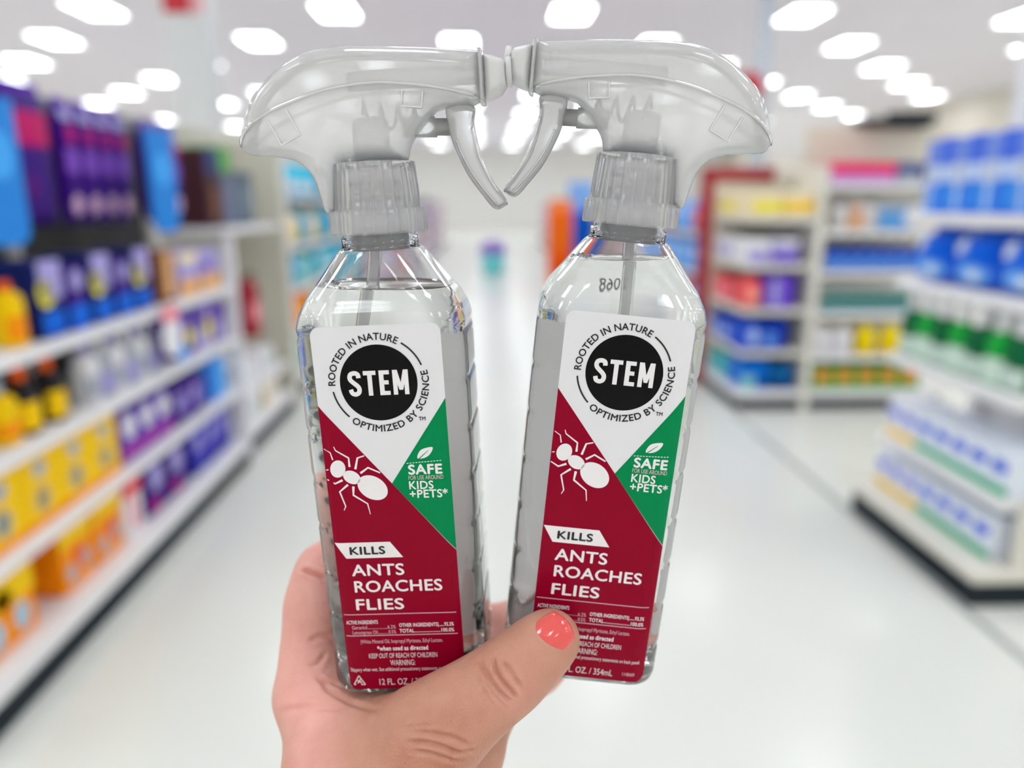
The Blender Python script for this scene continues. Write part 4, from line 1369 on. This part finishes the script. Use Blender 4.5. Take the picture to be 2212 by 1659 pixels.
def spray_bottle(label, base, lean, turn, level, mirror, dx, tube, label_word):
    t = thing('spray_bottle', label, 'spray bottle', (base[0], base[1], base[2] + EYE), group='clear spray bottles held in the hand')
    t.rotation_euler = (Matrix.Rotation(R(-lean), 4, 'Y') @ Matrix.Rotation(R(turn), 4, 'Z')).to_euler()
    zs = [0, 0.4, 1.0, 1.8, 2.5, 3.6, 5] + list(np.arange(6, 139.5, 0.75)) + list(np.arange(140, 161.5, 1.0)) + [161.7, 162.2]
    vo, fo, n = rings_vf(zs, 0.0, True, False)
    # neck: round, up into the collar
    neck = [(13.3, 162.9), (13.2, 163.6), (13.2, 166.2), (12.4, 166.6), (12.4, 168.0), (11.4, 168.6), (11.4, 189.0)]
    last = section(162.2)
    k0 = (len(zs) - 1) * n

    def add_ring(V, F, r, z, prev):
        o = len(V)
        for (x, y) in last:
            a = math.atan2(y, x)
            V.append((r * math.cos(a) * MM, r * math.sin(a) * MM, z * MM))
        for i in range(n):
            j = (i + 1) % n
            F.append((prev + i, prev + j, o + j, o + i))
        return o
    V, F = list(vo), list(fo)
    p = k0
    for r, z in neck:
        p = add_ring(V, F, r, z, p)
    # inner wall, from the rim down to a slightly domed floor
    for r, z in [(10.4, 189.0), (10.4, 168.0), (12.0, 163.0)]:
        p = add_ring(V, F, r, z, p)
    zi = [z for z in zs if z >= 1.0][::-1]
    for z in zi:
        o = len(V)
        V += [(x * MM, y * MM, z * MM) for x, y in section(z, 0.8)]
        for i in range(n):
            j = (i + 1) % n
            F.append((p + i, p + j, o + j, o + i))
        p = o
    F.append(tuple(p + i for i in range(n)))
    mk('bottle_wall', V, F, m_pet, t, True)
    # liquid with a level surface
    ta = math.tan(R(lean))
    zl = [0.8, 1.8, 2.6, 4, 5] + list(np.arange(6, level - 4, 1.5))
    hx_top = np.interp(level, _zz, _hx)

    def zf(x, y, z):
        top = level - x * ta * math.cos(R(turn)) + y * ta * math.sin(R(turn))
        return z if z < level - 8 else min(z, top)
    zl = [z for z in zl if z < level - 5]
    v, f, n2 = rings_vf(zl, 0.7, True, False)
    prev = (len(zl) - 1) * n2
    for q in (0.35, 0.7, 0.9, 1.0):
        o = len(v)
        for i in range(n2):
            x0, y0 = section(level, 0.7)[i]
            top = level - x0 * ta
            z = zl[-1] + (top - zl[-1]) * q
            x, y = section(z, 0.7)[i]
            v.append((x * MM, y * MM, z * MM))
        for i in range(n2):
            j = (i + 1) % n2
            f.append((prev + i, prev + j, o + j, o + i))
        prev = o
    for s in (0.96, 0.5):
        o = len(v)
        for i in range(n2):
            x, y, z = v[prev + i] if s == 0.96 else base_ring[i]
            if s == 0.96:
                pass
            v.append((x * s, y * s, (level - x * s / MM * ta - (0.5 if s > 0.9 else 0.6)) * MM))
        if s == 0.96:
            base_ring = [v[prev + i] for i in range(n2)]
        for i in range(n2):
            j = (i + 1) % n2
            f.append((prev + i, prev + j, o + j, o + i))
        prev = o
    f.append(tuple(prev + i for i in range(n2)))
    mk('liquid', v, f, m_liq, t, True)
    # dip tube
    pts = spline([(p_[0] * MM, p_[1] * MM, p_[2] * MM) for p_ in tube], 8)
    v, f = tube_vf(pts, 2.3 * MM, 14)
    mk('dip_tube', v, f, m_tube, t, True)
    # labels
    make_label(t, dx)
    bl = rrect(-21.5, 21.5, 5, 129, 3)
    p2 = resample(bl, 3)
    A = np.array(p2)
    gx, gz = np.meshgrid(np.arange(-20, 20, 3.0), np.arange(7, 127, 4.0))
    G = np.stack([gx.ravel(), gz.ravel()], 1)
    G = G[inside(G, p2)]
    V2, F2 = tri2d(p2, [tuple(q) for q in G])
    vb = [(x * MM, (-front_y(x) + 0.12) * MM, z * MM) for x, z in V2]
    fb = [q if area([V2[i] for i in q]) < 0 else q[::-1] for q in F2]
    mk('back_label', vb, fb, m_backlab, t)
    # sprayer head
    s = -1 if mirror else 1
    for nm, ((v, f), m) in SPRAY.items():
        vv = [(x * s, y, z) for x, y, z in v]
        ff = [q[::-1] for q in f] if mirror else f
        o = mk(nm, vv, ff, m, t, nm not in ('snap_window',))
        if nm == 'top_cover':
            pass
    # a few bubbles clinging under the shoulder
    for (bx, by, bz, br) in ((-16, -9, level + 0.6, 1.7), (-13.4, -12, level + 0.3, 1.2), (-18.3, -6, level + 0.7, 1.0)):
        vv, ff = lathe_vf([(0.02, -br), (br * 0.5, -br * 0.87), (br * 0.87, -br * 0.5), (br, 0), (br * 0.87, br * 0.5), (br * 0.5, br * 0.87), (0.02, br)], 16)
        mk('bubble', [((x + bx) * MM, (y + by) * MM, (z + bz - bx * ta) * MM) for x, y, z in vv], ff, m_pet, t, True)
    return t


spray_bottle('clear spray bottle of insect killer whose nozzle points right, resting in the palm', (-0.0281, 0.262, -0.177), 2.855, -4.0, 150.0, False, 0.0,
             [(2, 0, 188), (-4.5, 2, 150), (-11, 3, 120), (-16, 5, 60), (-18, 6, 4)], 'a')
right_bottle = spray_bottle('clear spray bottle of insect killer whose nozzle points left, pinched under the thumb', (0.0344, 0.262, -0.174), -5.33, -4.0, 156.3, True, 1.8,
             [(0, 0, 188), (1.5, 1, 150), (1.0, 2, 120), (-8, 4, 60), (-20, 6, 4)], 'b')
# ink-jet date code on the back of the shoulder, read from behind
V, F = text2d('2068', 'r', 3.8, 0, 0, fit=10.5)
vv = [((3.6 - p[0]) * MM, (np.interp(140.0 + p[1], _zz, _hy) + 0.1) * MM, (140.0 + p[1] - 0.12 * p[0]) * MM) for p in V]
mk('date_code', vv, F, m_ink, right_bottle)
# ------------------------------------------------------------------ the hand
HAND_PRIMS = [[[-0.062, 0.05, -0.372], 0.024, [-0.0443, 0.175, -0.2058], 0.018000000000000002, 0.012], [[-0.0443, 0.175, -0.2058], 0.018000000000000002, [-0.0571, 0.23, -0.205], 0.016300000000000002, 0.012], [[-0.0571, 0.23, -0.205], 0.016300000000000002, [-0.0604, 0.246, -0.2003], 0.0156, 0.012], [[-0.02, 0.05, -0.372], 0.025, [-0.0233, 0.17, -0.2007], 0.019, 0.012], [[-0.0233, 0.17, -0.2007], 0.019, [-0.0261, 0.226, -0.2023], 0.0175, 0.012], [[-0.0261, 0.226, -0.2023], 0.0175, [-0.0266, 0.24, -0.1964], 0.017, 0.012], [[-0.041, 0.05, -0.374], 0.026000000000000002, [-0.0336, 0.172, -0.2027], 0.02, 0.012], [[-0.0336, 0.172, -0.2027], 0.02, [-0.0414, 0.228, -0.2037], 0.0195, 0.012], [[-0.0414, 0.228, -0.2037], 0.0195, [-0.0433, 0.246, -0.2008], 0.019, 0.012], [[-0.0604, 0.246, -0.2003], 0.0156, [-0.0693, 0.262, -0.1915], 0.0154, 0.008], [[-0.0693, 0.262, -0.1915], 0.0154, [-0.0711, 0.273, -0.1778], 0.0125, 0.008], [[-0.0711, 0.273, -0.1778], 0.0125, [-0.0704, 0.281, -0.1634], 0.013000000000000001, 0.008], [[-0.0704, 0.281, -0.1634], 0.013000000000000001, [-0.0679, 0.291, -0.1546], 0.0132, 0.008], [[-0.0679, 0.291, -0.1546], 0.0132, [-0.0596, 0.304, -0.1516], 0.011, 0.008], [[-0.0596, 0.304, -0.1516], 0.011, [-0.0364, 0.308, -0.1499], 0.0095, 0.008], [[-0.0364, 0.308, -0.1499], 0.0095, [-0.0198, 0.309, -0.1529], 0.0085, 0.008], [[-0.05, 0.258, -0.205], 0.02, [-0.03, 0.266, -0.202], 0.019, 0.012], [[-0.03, 0.266, -0.202], 0.019, [-0.004, 0.268, -0.2], 0.017, 0.012], [[-0.034, 0.25, -0.2085], 0.02, [-0.012, 0.246, -0.2055], 0.018000000000000002, 0.012], [[-0.058, 0.296, -0.19], 0.015, [-0.048, 0.307, -0.15], 0.013000000000000001, 0.01], [[-0.048, 0.307, -0.15], 0.013000000000000001, [-0.04, 0.309, -0.12], 0.011, 0.01], [[-0.03, 0.299, -0.194], 0.016, [-0.026, 0.308, -0.15], 0.013000000000000001, 0.01], [[-0.026, 0.308, -0.15], 0.013000000000000001, [-0.024, 0.31, -0.122], 0.011, 0.01], [[-0.008, 0.29, -0.198], 0.015, [0.002, 0.302, -0.192], 0.012, 0.01], [[-0.03, 0.305, -0.135], 0.011, [-0.022, 0.309, -0.11], 0.0095, 0.004], [[-0.022, 0.309, -0.11], 0.0095, [-0.016, 0.309, -0.092], 0.0085, 0.004], [[-0.006, 0.302, -0.19], 0.011, [0.014, 0.309, -0.189], 0.0096, 0.004], [[0.014, 0.309, -0.189], 0.0096, [0.036, 0.309, -0.176], 0.009000000000000001, 0.004], [[0.036, 0.309, -0.176], 0.009000000000000001, [0.046, 0.307, -0.16], 0.008, 0.004], [[-0.0195, 0.262, -0.208], 0.013000000000000001, [-0.0011, 0.288, -0.2158], 0.0115, 0.006], [[-0.0011, 0.288, -0.2158], 0.0115, [0.0224, 0.303, -0.2098], 0.011, 0.006], [[0.0224, 0.303, -0.2098], 0.011, [0.0461, 0.307, -0.1906], 0.0096, 0.006], [[0.0461, 0.307, -0.1906], 0.0096, [0.0604, 0.305, -0.1755], 0.0086, 0.006], [[-0.0351, 0.232, -0.1945], 0.0195, [-0.0205, 0.221, -0.1787], 0.016800000000000002, 0.007], [[-0.0205, 0.221, -0.1787], 0.016800000000000002, [-0.0107, 0.2205, -0.1697], 0.014, 0.007], [[-0.0107, 0.2205, -0.1697], 0.014, [-0.0011, 0.2225, -0.1632], 0.012, 0.007], [[-0.0011, 0.2225, -0.1632], 0.012, [0.0065, 0.2235, -0.158], 0.011300000000000001, 0.007], [[0.0065, 0.2235, -0.158], 0.011300000000000001, [0.012, 0.2255, -0.1539], 0.010400000000000001, 0.007], [[0.012, 0.2255, -0.1539], 0.010400000000000001, [0.0199, 0.2283, -0.1483], 0.0094, 0.007], [[0.0199, 0.2283, -0.1483], 0.0094, [0.0219, 0.2293, -0.1472], 0.0088, 0.007]]
HAND_CREASES = [[[[-0.0034, 0.2202, -0.1484], [-0.0017, 0.2157, -0.1496], [0.0011, 0.2119, -0.1523], [0.0047, 0.21, -0.1558], [0.008, 0.21, -0.158]], 0.9450000000000001, 0.68], [[[0.0012, 0.2188, -0.1464], [0.0021, 0.2148, -0.1486], [0.0039, 0.2122, -0.151], [0.0071, 0.2106, -0.1542], [0.0089, 0.2103, -0.1572]], 1.26, 0.68], [[[0.004, 0.2161, -0.1468], [0.0067, 0.2137, -0.1484], [0.0085, 0.212, -0.151], [0.0108, 0.2112, -0.1542]], 0.9450000000000001, 0.68], [[[-0.0017, 0.2133, -0.1516], [0.001, 0.2106, -0.1545], [0.0047, 0.2094, -0.1585]], 0.63, 0.595], [[[-0.0034, 0.2137, -0.1519], [-0.0008, 0.2102, -0.1558]], 0.525, 0.595], [[[-0.0278, 0.2083, -0.1675], [-0.0221, 0.2069, -0.166], [-0.0165, 0.2054, -0.1661], [-0.011, 0.2047, -0.1672], [-0.0065, 0.2052, -0.1704]], 0.8400000000000001, 0.765], [[[-0.0267, 0.2065, -0.1693], [-0.0202, 0.2049, -0.1687], [-0.0146, 0.2041, -0.1698], [-0.0083, 0.2048, -0.1733]], 0.9450000000000001, 0.765], [[[-0.0248, 0.2048, -0.1712], [-0.0192, 0.2038, -0.1716], [-0.0138, 0.2036, -0.1737], [-0.0084, 0.2052, -0.1763]], 0.735, 0.765], [[[-0.0278, 0.2094, -0.1665], [-0.0231, 0.2082, -0.1649], [-0.0183, 0.2071, -0.1639]], 0.525, 0.68], [[[-0.0133, 0.2038, -0.1718], [-0.0079, 0.2048, -0.1722], [-0.0047, 0.2061, -0.1729]], 0.63, 0.68], [[[-0.0767, 0.2809, -0.1462], [-0.0713, 0.2774, -0.1463], [-0.0659, 0.276, -0.1479]], 1.8900000000000001, 0.935], [[[-0.0709, 0.2622, -0.1675], [-0.0666, 0.2636, -0.1662], [-0.0626, 0.2651, -0.1676]], 0.735, 1.02], [[[-0.0699, 0.256, -0.1741], [-0.0667, 0.2567, -0.174], [-0.0641, 0.2606, -0.1717]], 0.63, 1.02], [[[-0.0671, 0.2528, -0.1768], [-0.0636, 0.2511, -0.1783], [-0.0615, 0.2486, -0.1796], [-0.0567, 0.2456, -0.1806], [-0.0478, 0.2373, -0.1783], [-0.0378, 0.2236, -0.1701]], 0.9450000000000001, 1.02], [[[-0.0811, 0.2489, -0.1893], [-0.0726, 0.2442, -0.1844], [-0.0635, 0.2419, -0.1823], [-0.0534, 0.239, -0.181]], 0.63, 1.19], [[[-0.0648, 0.2515, -0.1779], [-0.0599, 0.2511, -0.179], [-0.0553, 0.2498, -0.18]], 0.63, 0.85]]
THUMB_IP, THUMB_TIP, NAIL_AT = (0.0065, 0.2235, -0.158), (0.0219, 0.2293, -0.1472), (0.0212, 0.2206, -0.1404)


def hand_mesh():
    P = HAND_PRIMS
    ends = np.array([p[0] for p in P] + [p[2] for p in P])
    lo, hi = ends.min(0) - 0.024, ends.max(0) + 0.024
    h = 0.00135
    nx, ny, nz = [int(math.ceil((hi[i] - lo[i]) / h)) + 1 for i in range(3)]
    gx, gy, gz = (lo[0] + h * np.arange(nx), lo[1] + h * np.arange(ny), lo[2] + h * np.arange(nz))
    d = np.full((nx, ny, nz), 0.05, np.float32)
    for A, ra, B, rb, k in P:
        # only the block of the grid this limb segment can touch
        pad = max(ra, rb) + 0.022
        i0 = [max(0, int((min(A[i], B[i]) - pad - lo[i]) / h)) for i in range(3)]
        i1 = [int((max(A[i], B[i]) + pad - lo[i]) / h) + 2 for i in range(3)]
        sl = tuple(slice(p, q) for p, q in zip(i0, i1))
        X, Y, Z = np.meshgrid(gx[sl[0]], gy[sl[1]], gz[sl[2]], indexing='ij')
        X, Y, Z = (X - A[0]).astype(np.float32), (Y - A[1]).astype(np.float32), (Z - A[2]).astype(np.float32)
        bx, by, bz = B[0] - A[0], B[1] - A[1], B[2] - A[2]
        den = bx * bx + by * by + bz * bz
        t = np.clip((X * bx + Y * by + Z * bz) / den, 0, 1)
        q = np.sqrt((X - t * bx) ** 2 + (Y - t * by) ** 2 + (Z - t * bz) ** 2) - (ra + (rb - ra) * t)
        e = d[sl]
        s = np.clip(0.5 + 0.5 * (e - q) / k, 0, 1)
        d[sl] = e + (q - e) * s - k * s * (1 - s)
    # naive surface nets
    ins = d < 0
    c = ins[:-1, :-1, :-1].astype(np.int8)
    for i in (0, 1):
        for j in (0, 1):
            for k in (0, 1):
                if i + j + k:
                    c = c + ins[i:nx - 1 + i, j:ny - 1 + j, k:nz - 1 + k]
    act = (c > 0) & (c < 8)
    idx = -np.ones(act.shape, np.int64)
    cells = np.argwhere(act)
    idx[act] = np.arange(len(cells))
    acc = np.zeros((len(cells), 3))
    cnt = np.zeros(len(cells))
    corners = [(i, j, k) for i in (0, 1) for j in (0, 1) for k in (0, 1)]
    for a in corners:
        for ax in range(3):
            if a[ax]:
                continue
            b = list(a)
            b[ax] = 1
            da = d[cells[:, 0] + a[0], cells[:, 1] + a[1], cells[:, 2] + a[2]]
            db = d[cells[:, 0] + b[0], cells[:, 1] + b[1], cells[:, 2] + b[2]]
            m = (da < 0) != (db < 0)
            t = da[m] / (da[m] - db[m])
            p = np.tile(np.array(a, float), (m.sum(), 1))
            p[:, ax] += t
            acc[m] += p
            cnt[m] += 1
    V = np.array(lo) + h * (cells + acc / cnt[:, None])
    F = []
    for ax in range(3):
        o1, o2 = [(1, 2), (2, 0), (0, 1)][ax]
        sh = [slice(None)] * 3
        sh2 = [slice(None)] * 3
        sh[ax] = slice(0, -1)
        sh2[ax] = slice(1, None)
        diff = ins[tuple(sh)] != ins[tuple(sh2)]
        E_ = np.argwhere(diff)
        E_ = E_[(E_[:, o1] > 0) & (E_[:, o2] > 0) & (E_[:, o1] < d.shape[o1] - 1) & (E_[:, o2] < d.shape[o2] - 1)]
        q = []
        for s1, s2 in ((1, 1), (0, 1), (0, 0), (1, 0)):
            e = E_.copy()
            e[:, o1] -= s1
            e[:, o2] -= s2
            q.append(idx[e[:, 0], e[:, 1], e[:, 2]])
        q = np.stack(q, 1)
        flip = ~ins[E_[:, 0], E_[:, 1], E_[:, 2]]
        q[flip] = q[flip][:, ::-1]
        F.append(q)
    F = np.concatenate(F)
    # smooth
    for it in range(3):
        nb = np.zeros_like(V)
        n_ = np.zeros(len(V))
        for a, b in ((0, 1), (1, 2), (2, 3), (3, 0)):
            np.add.at(nb, F[:, a], V[F[:, b]])
            np.add.at(nb, F[:, b], V[F[:, a]])
            np.add.at(n_, F[:, a], 1)
            np.add.at(n_, F[:, b], 1)
        V = V * 0.5 + 0.5 * nb / n_[:, None]
    # one split of every quad so that the fine creases have vertices to live on
    nV = len(V)
    E4 = np.sort(np.concatenate([F[:, [0, 1]], F[:, [1, 2]], F[:, [2, 3]], F[:, [3, 0]]]), axis=1)
    key = E4[:, 0] * nV + E4[:, 1]
    uq, inv = np.unique(key, return_inverse=True)
    mid = (V[uq // nV] + V[uq % nV]) / 2
    cen = V[F].mean(1)
    m4 = (nV + inv).reshape(4, len(F))
    ce = nV + len(uq) + np.arange(len(F))
    V = np.concatenate([V, mid, cen])
    F = np.concatenate([np.stack([F[:, k], m4[k], ce, m4[k - 1]], 1) for k in range(4)])
    for it in range(2):
        nb = np.zeros_like(V)
        n_ = np.zeros(len(V))
        for a, b in ((0, 1), (1, 2), (2, 3), (3, 0)):
            np.add.at(nb, F[:, a], V[F[:, b]])
            np.add.at(nb, F[:, b], V[F[:, a]])
            np.add.at(n_, F[:, a], 1)
            np.add.at(n_, F[:, b], 1)
        V = V * 0.5 + 0.5 * nb / n_[:, None]
    # normals
    N = np.zeros_like(V)
    fn = np.cross(V[F[:, 2]] - V[F[:, 0]], V[F[:, 3]] - V[F[:, 1]])
    for k in range(4):
        np.add.at(N, F[:, k], fn)
    N /= np.linalg.norm(N, axis=1)[:, None] + 1e-12
    # creases
    disp = np.zeros(len(V))
    for pts, dep, wid in HAND_CREASES:
        pp = np.array(spline(pts, 6)) if len(pts) > 2 else np.array(pts)
        best = np.full(len(V), 1.0)
        tt = np.zeros(len(V))
        near = np.linalg.norm(V - pp.mean(0), axis=1) < 0.05
        I = np.where(near)[0]
        for s in range(len(pp) - 1):
            a, b = pp[s], pp[s + 1]
            ab = b - a
            t = np.clip(((V[I] - a) @ ab) / (ab @ ab + 1e-15), 0, 1)
            q = np.linalg.norm(V[I] - (a + t[:, None] * ab), axis=1)
            m = q < best[I]
            best[I[m]] = q[m]
            tt[I[m]] = (s + t[m]) / (len(pp) - 1)
        fade = np.clip(np.minimum(tt, 1 - tt) * 6 + 0.15, 0, 1)
        w = wid * 0.001
        disp -= fade * dep * 0.001 * 1.2 * np.exp(-(best / w) ** 2)
        disp += fade * dep * 0.001 * 0.35 * np.exp(-((best - 2.0 * w) / (1.2 * w)) ** 2)
    V = V + N * disp[:, None]
    # flesh flattens where it rests against a bottle
    for b0, lean, turn in (((-0.0281, 0.262, -0.177), 2.855, -4.0), ((0.0344, 0.262, -0.174), -5.33, -4.0)):
        M = np.array((Matrix.Rotation(R(-lean), 3, 'Y') @ Matrix.Rotation(R(turn), 3, 'Z')))
        L = (V - np.array(b0)) @ M / MM
        mg = 0.6
        qx, qy = np.abs(L[:, 0]) - (HX - RC), np.abs(L[:, 1]) - (HY - RC)
        d2 = np.hypot(np.maximum(qx, 0), np.maximum(qy, 0)) + np.minimum(np.maximum(qx, qy), 0) - RC
        bad = (d2 < mg) & (L[:, 2] > -mg)
        down = bad & (L[:, 2] + mg < mg - d2)
        L[down, 2] = -mg
        side = bad & ~down
        gx_, gy_ = np.where(qx > 0, qx, 0) * np.sign(L[:, 0]), np.where(qy > 0, qy, 0) * np.sign(L[:, 1])
        flat = (qx <= 0) & (qy <= 0)
        gx_ = np.where(flat & (qx > qy), np.sign(L[:, 0]), gx_)
        gy_ = np.where(flat & (qx <= qy), np.sign(L[:, 1]), gy_)
        ln = np.hypot(gx_, gy_) + 1e-9
        L[side, 0] += (gx_ / ln * (mg - d2))[side]
        L[side, 1] += (gy_ / ln * (mg - d2))[side]
        V = L * MM @ M.T + np.array(b0)
    return V, F


def skin_material():
    m = bpy.data.materials.new('skin')
    m.use_nodes = True
    nt = m.node_tree
    p = nt.nodes['Principled BSDF']
    N = nt.nodes.new
    at = N('ShaderNodeAttribute')
    at.attribute_name = 'flush'
    tc = N('ShaderNodeTexCoord')
    nz = N('ShaderNodeTexNoise')
    nz.inputs['Scale'].default_value = 90
    nz.inputs['Detail'].default_value = 6
    nt.links.new(tc.outputs['Object'], nz.inputs['Vector'])
    mx = N('ShaderNodeMixRGB')
    mx.inputs[1].default_value = (*srgb(208, 155, 133), 1)
    mx.inputs[2].default_value = (*srgb(236, 176, 165), 1)
    nt.links.new(at.outputs['Fac'], mx.inputs[0])
    m2 = N('ShaderNodeMixRGB')
    m2.blend_type = 'MULTIPLY'
    m2.inputs[0].default_value = 0.5
    rp = N('ShaderNodeValToRGB')
    rp.color_ramp.elements[0].position = 0.3
    rp.color_ramp.elements[0].color = (0.80, 0.68, 0.64, 1)
    rp.color_ramp.elements[1].position = 0.65
    rp.color_ramp.elements[1].color = (1, 1, 1, 1)
    nt.links.new(nz.outputs['Fac'], rp.inputs[0])
    nt.links.new(mx.outputs[0], m2.inputs[1])
    nt.links.new(rp.outputs[0], m2.inputs[2])
    nt.links.new(m2.outputs[0], p.inputs['Base Color'])
    p.inputs['Roughness'].default_value = 0.5
    p.inputs['Specular IOR Level'].default_value = 0.35
    p.inputs['Subsurface Weight'].default_value = 0.22
    p.inputs['Subsurface Radius'].default_value = (1.0, 0.36, 0.2)
    p.inputs['Subsurface Scale'].default_value = 0.004
    vo = N('ShaderNodeTexVoronoi')
    vo.inputs['Scale'].default_value = 1100
    nt.links.new(tc.outputs['Object'], vo.inputs['Vector'])
    bp = N('ShaderNodeBump')
    bp.inputs['Strength'].default_value = 0.45
    bp.inputs['Distance'].default_value = 0.0003
    nt.links.new(vo.outputs['Distance'], bp.inputs['Height'])
    nt.links.new(bp.outputs[0], p.inputs['Normal'])
    return m


hand = thing('person', 'hand of a person with coral nail polish holding up both spray bottles', 'person', (-0.041, 0.05, EYE - 0.40))
off = np.array([-0.041, 0.05, -0.40])
HV, HF = hand_mesh()
ho = mk('hand_skin', HV - off, HF.tolist(), skin_material(), hand, True)
# natural redness of the palm and the outer finger side
fl = np.clip((-0.045 - HV[:, 0]) / 0.02, 0, 1) * np.clip((HV[:, 2] + 0.205) / 0.02, 0, 1)
fl = np.maximum(fl, 0.75 * np.clip((HV[:, 1] - 0.272) / 0.015, 0, 1))
fl = np.maximum(fl, 0.45 * np.exp(-((HV[:, 0] - 0.008) ** 2 + (HV[:, 2] + 0.157) ** 2) / 0.009 ** 2))
fl = np.maximum(fl, 0.5 * np.clip((-0.19 - HV[:, 2]) / 0.01, 0, 1) * np.clip((HV[:, 2] + 0.215) / 0.012, 0, 1) * np.clip((-0.0 - HV[:, 0]) / 0.02, 0, 1))
fa = ho.data.attributes.new('flush', 'FLOAT', 'POINT')
fa.data.foreach_set('value', np.clip(fl, 0, 1).astype(np.float32))

# thumb nail with coral polish
ip, tip, at_ = np.array(THUMB_IP), np.array(THUMB_TIP), np.array(NAIL_AT)
Tn = (tip - ip) / np.linalg.norm(tip - ip)
Nn = -at_ / np.linalg.norm(at_)
Nn = Nn - Tn * (Nn @ Tn)
Nn /= np.linalg.norm(Nn)
Bn = np.cross(Tn, Nn)
V, F = [], []
na, nb_ = 20, 20
for layer in (0, 1):
    for i in range(na + 1):
        for j in range(nb_ + 1):
            u, w = i / na * 2 - 1, j / nb_ * 2 - 1
            # squircle mapping of the square to the nail outline
            a = u * (1 - 0.19 * w * w) * 6.9
            b = w * (1 - 0.17 * u * u) * 6.6
            curv = -(b * b) / (2 * 9.0) - 0.018 * (a + 1) ** 2
            edge = max(abs(u), abs(w))
            lift = 0.75 * (1 - edge ** 8) if layer == 0 else -1.6
            p = at_ + Tn * (a * MM) + Bn * (b * MM) + Nn * ((curv + lift + 0.1) * MM)
            V.append(p - off)
n1 = (na + 1) * (nb_ + 1)
for s in (0, 1):
    for i in range(na):
        for j in range(nb_):
            q = (s * n1 + i * (nb_ + 1) + j, s * n1 + i * (nb_ + 1) + j + 1, s * n1 + (i + 1) * (nb_ + 1) + j + 1, s * n1 + (i + 1) * (nb_ + 1) + j)
            F.append(q[::-1] if s == 0 else q)
rim = [j for j in range(nb_ + 1)] + [i * (nb_ + 1) + nb_ for i in range(1, na + 1)] + [na * (nb_ + 1) + j for j in range(nb_ - 1, -1, -1)] + [i * (nb_ + 1) for i in range(na - 1, 0, -1)]
for k in range(len(rim)):
    a, b = rim[k], rim[(k + 1) % len(rim)]
    F.append((a, b, b + n1, a + n1))
nail = mk('thumb_nail', V, F, mat('coral_polish', (240, 92, 88), 0.12, vary=0.03, scale=200, coat=0.6, bump=0.05, bscale=500), hand, True)
nail['label'] = 'glossy coral thumb nail'
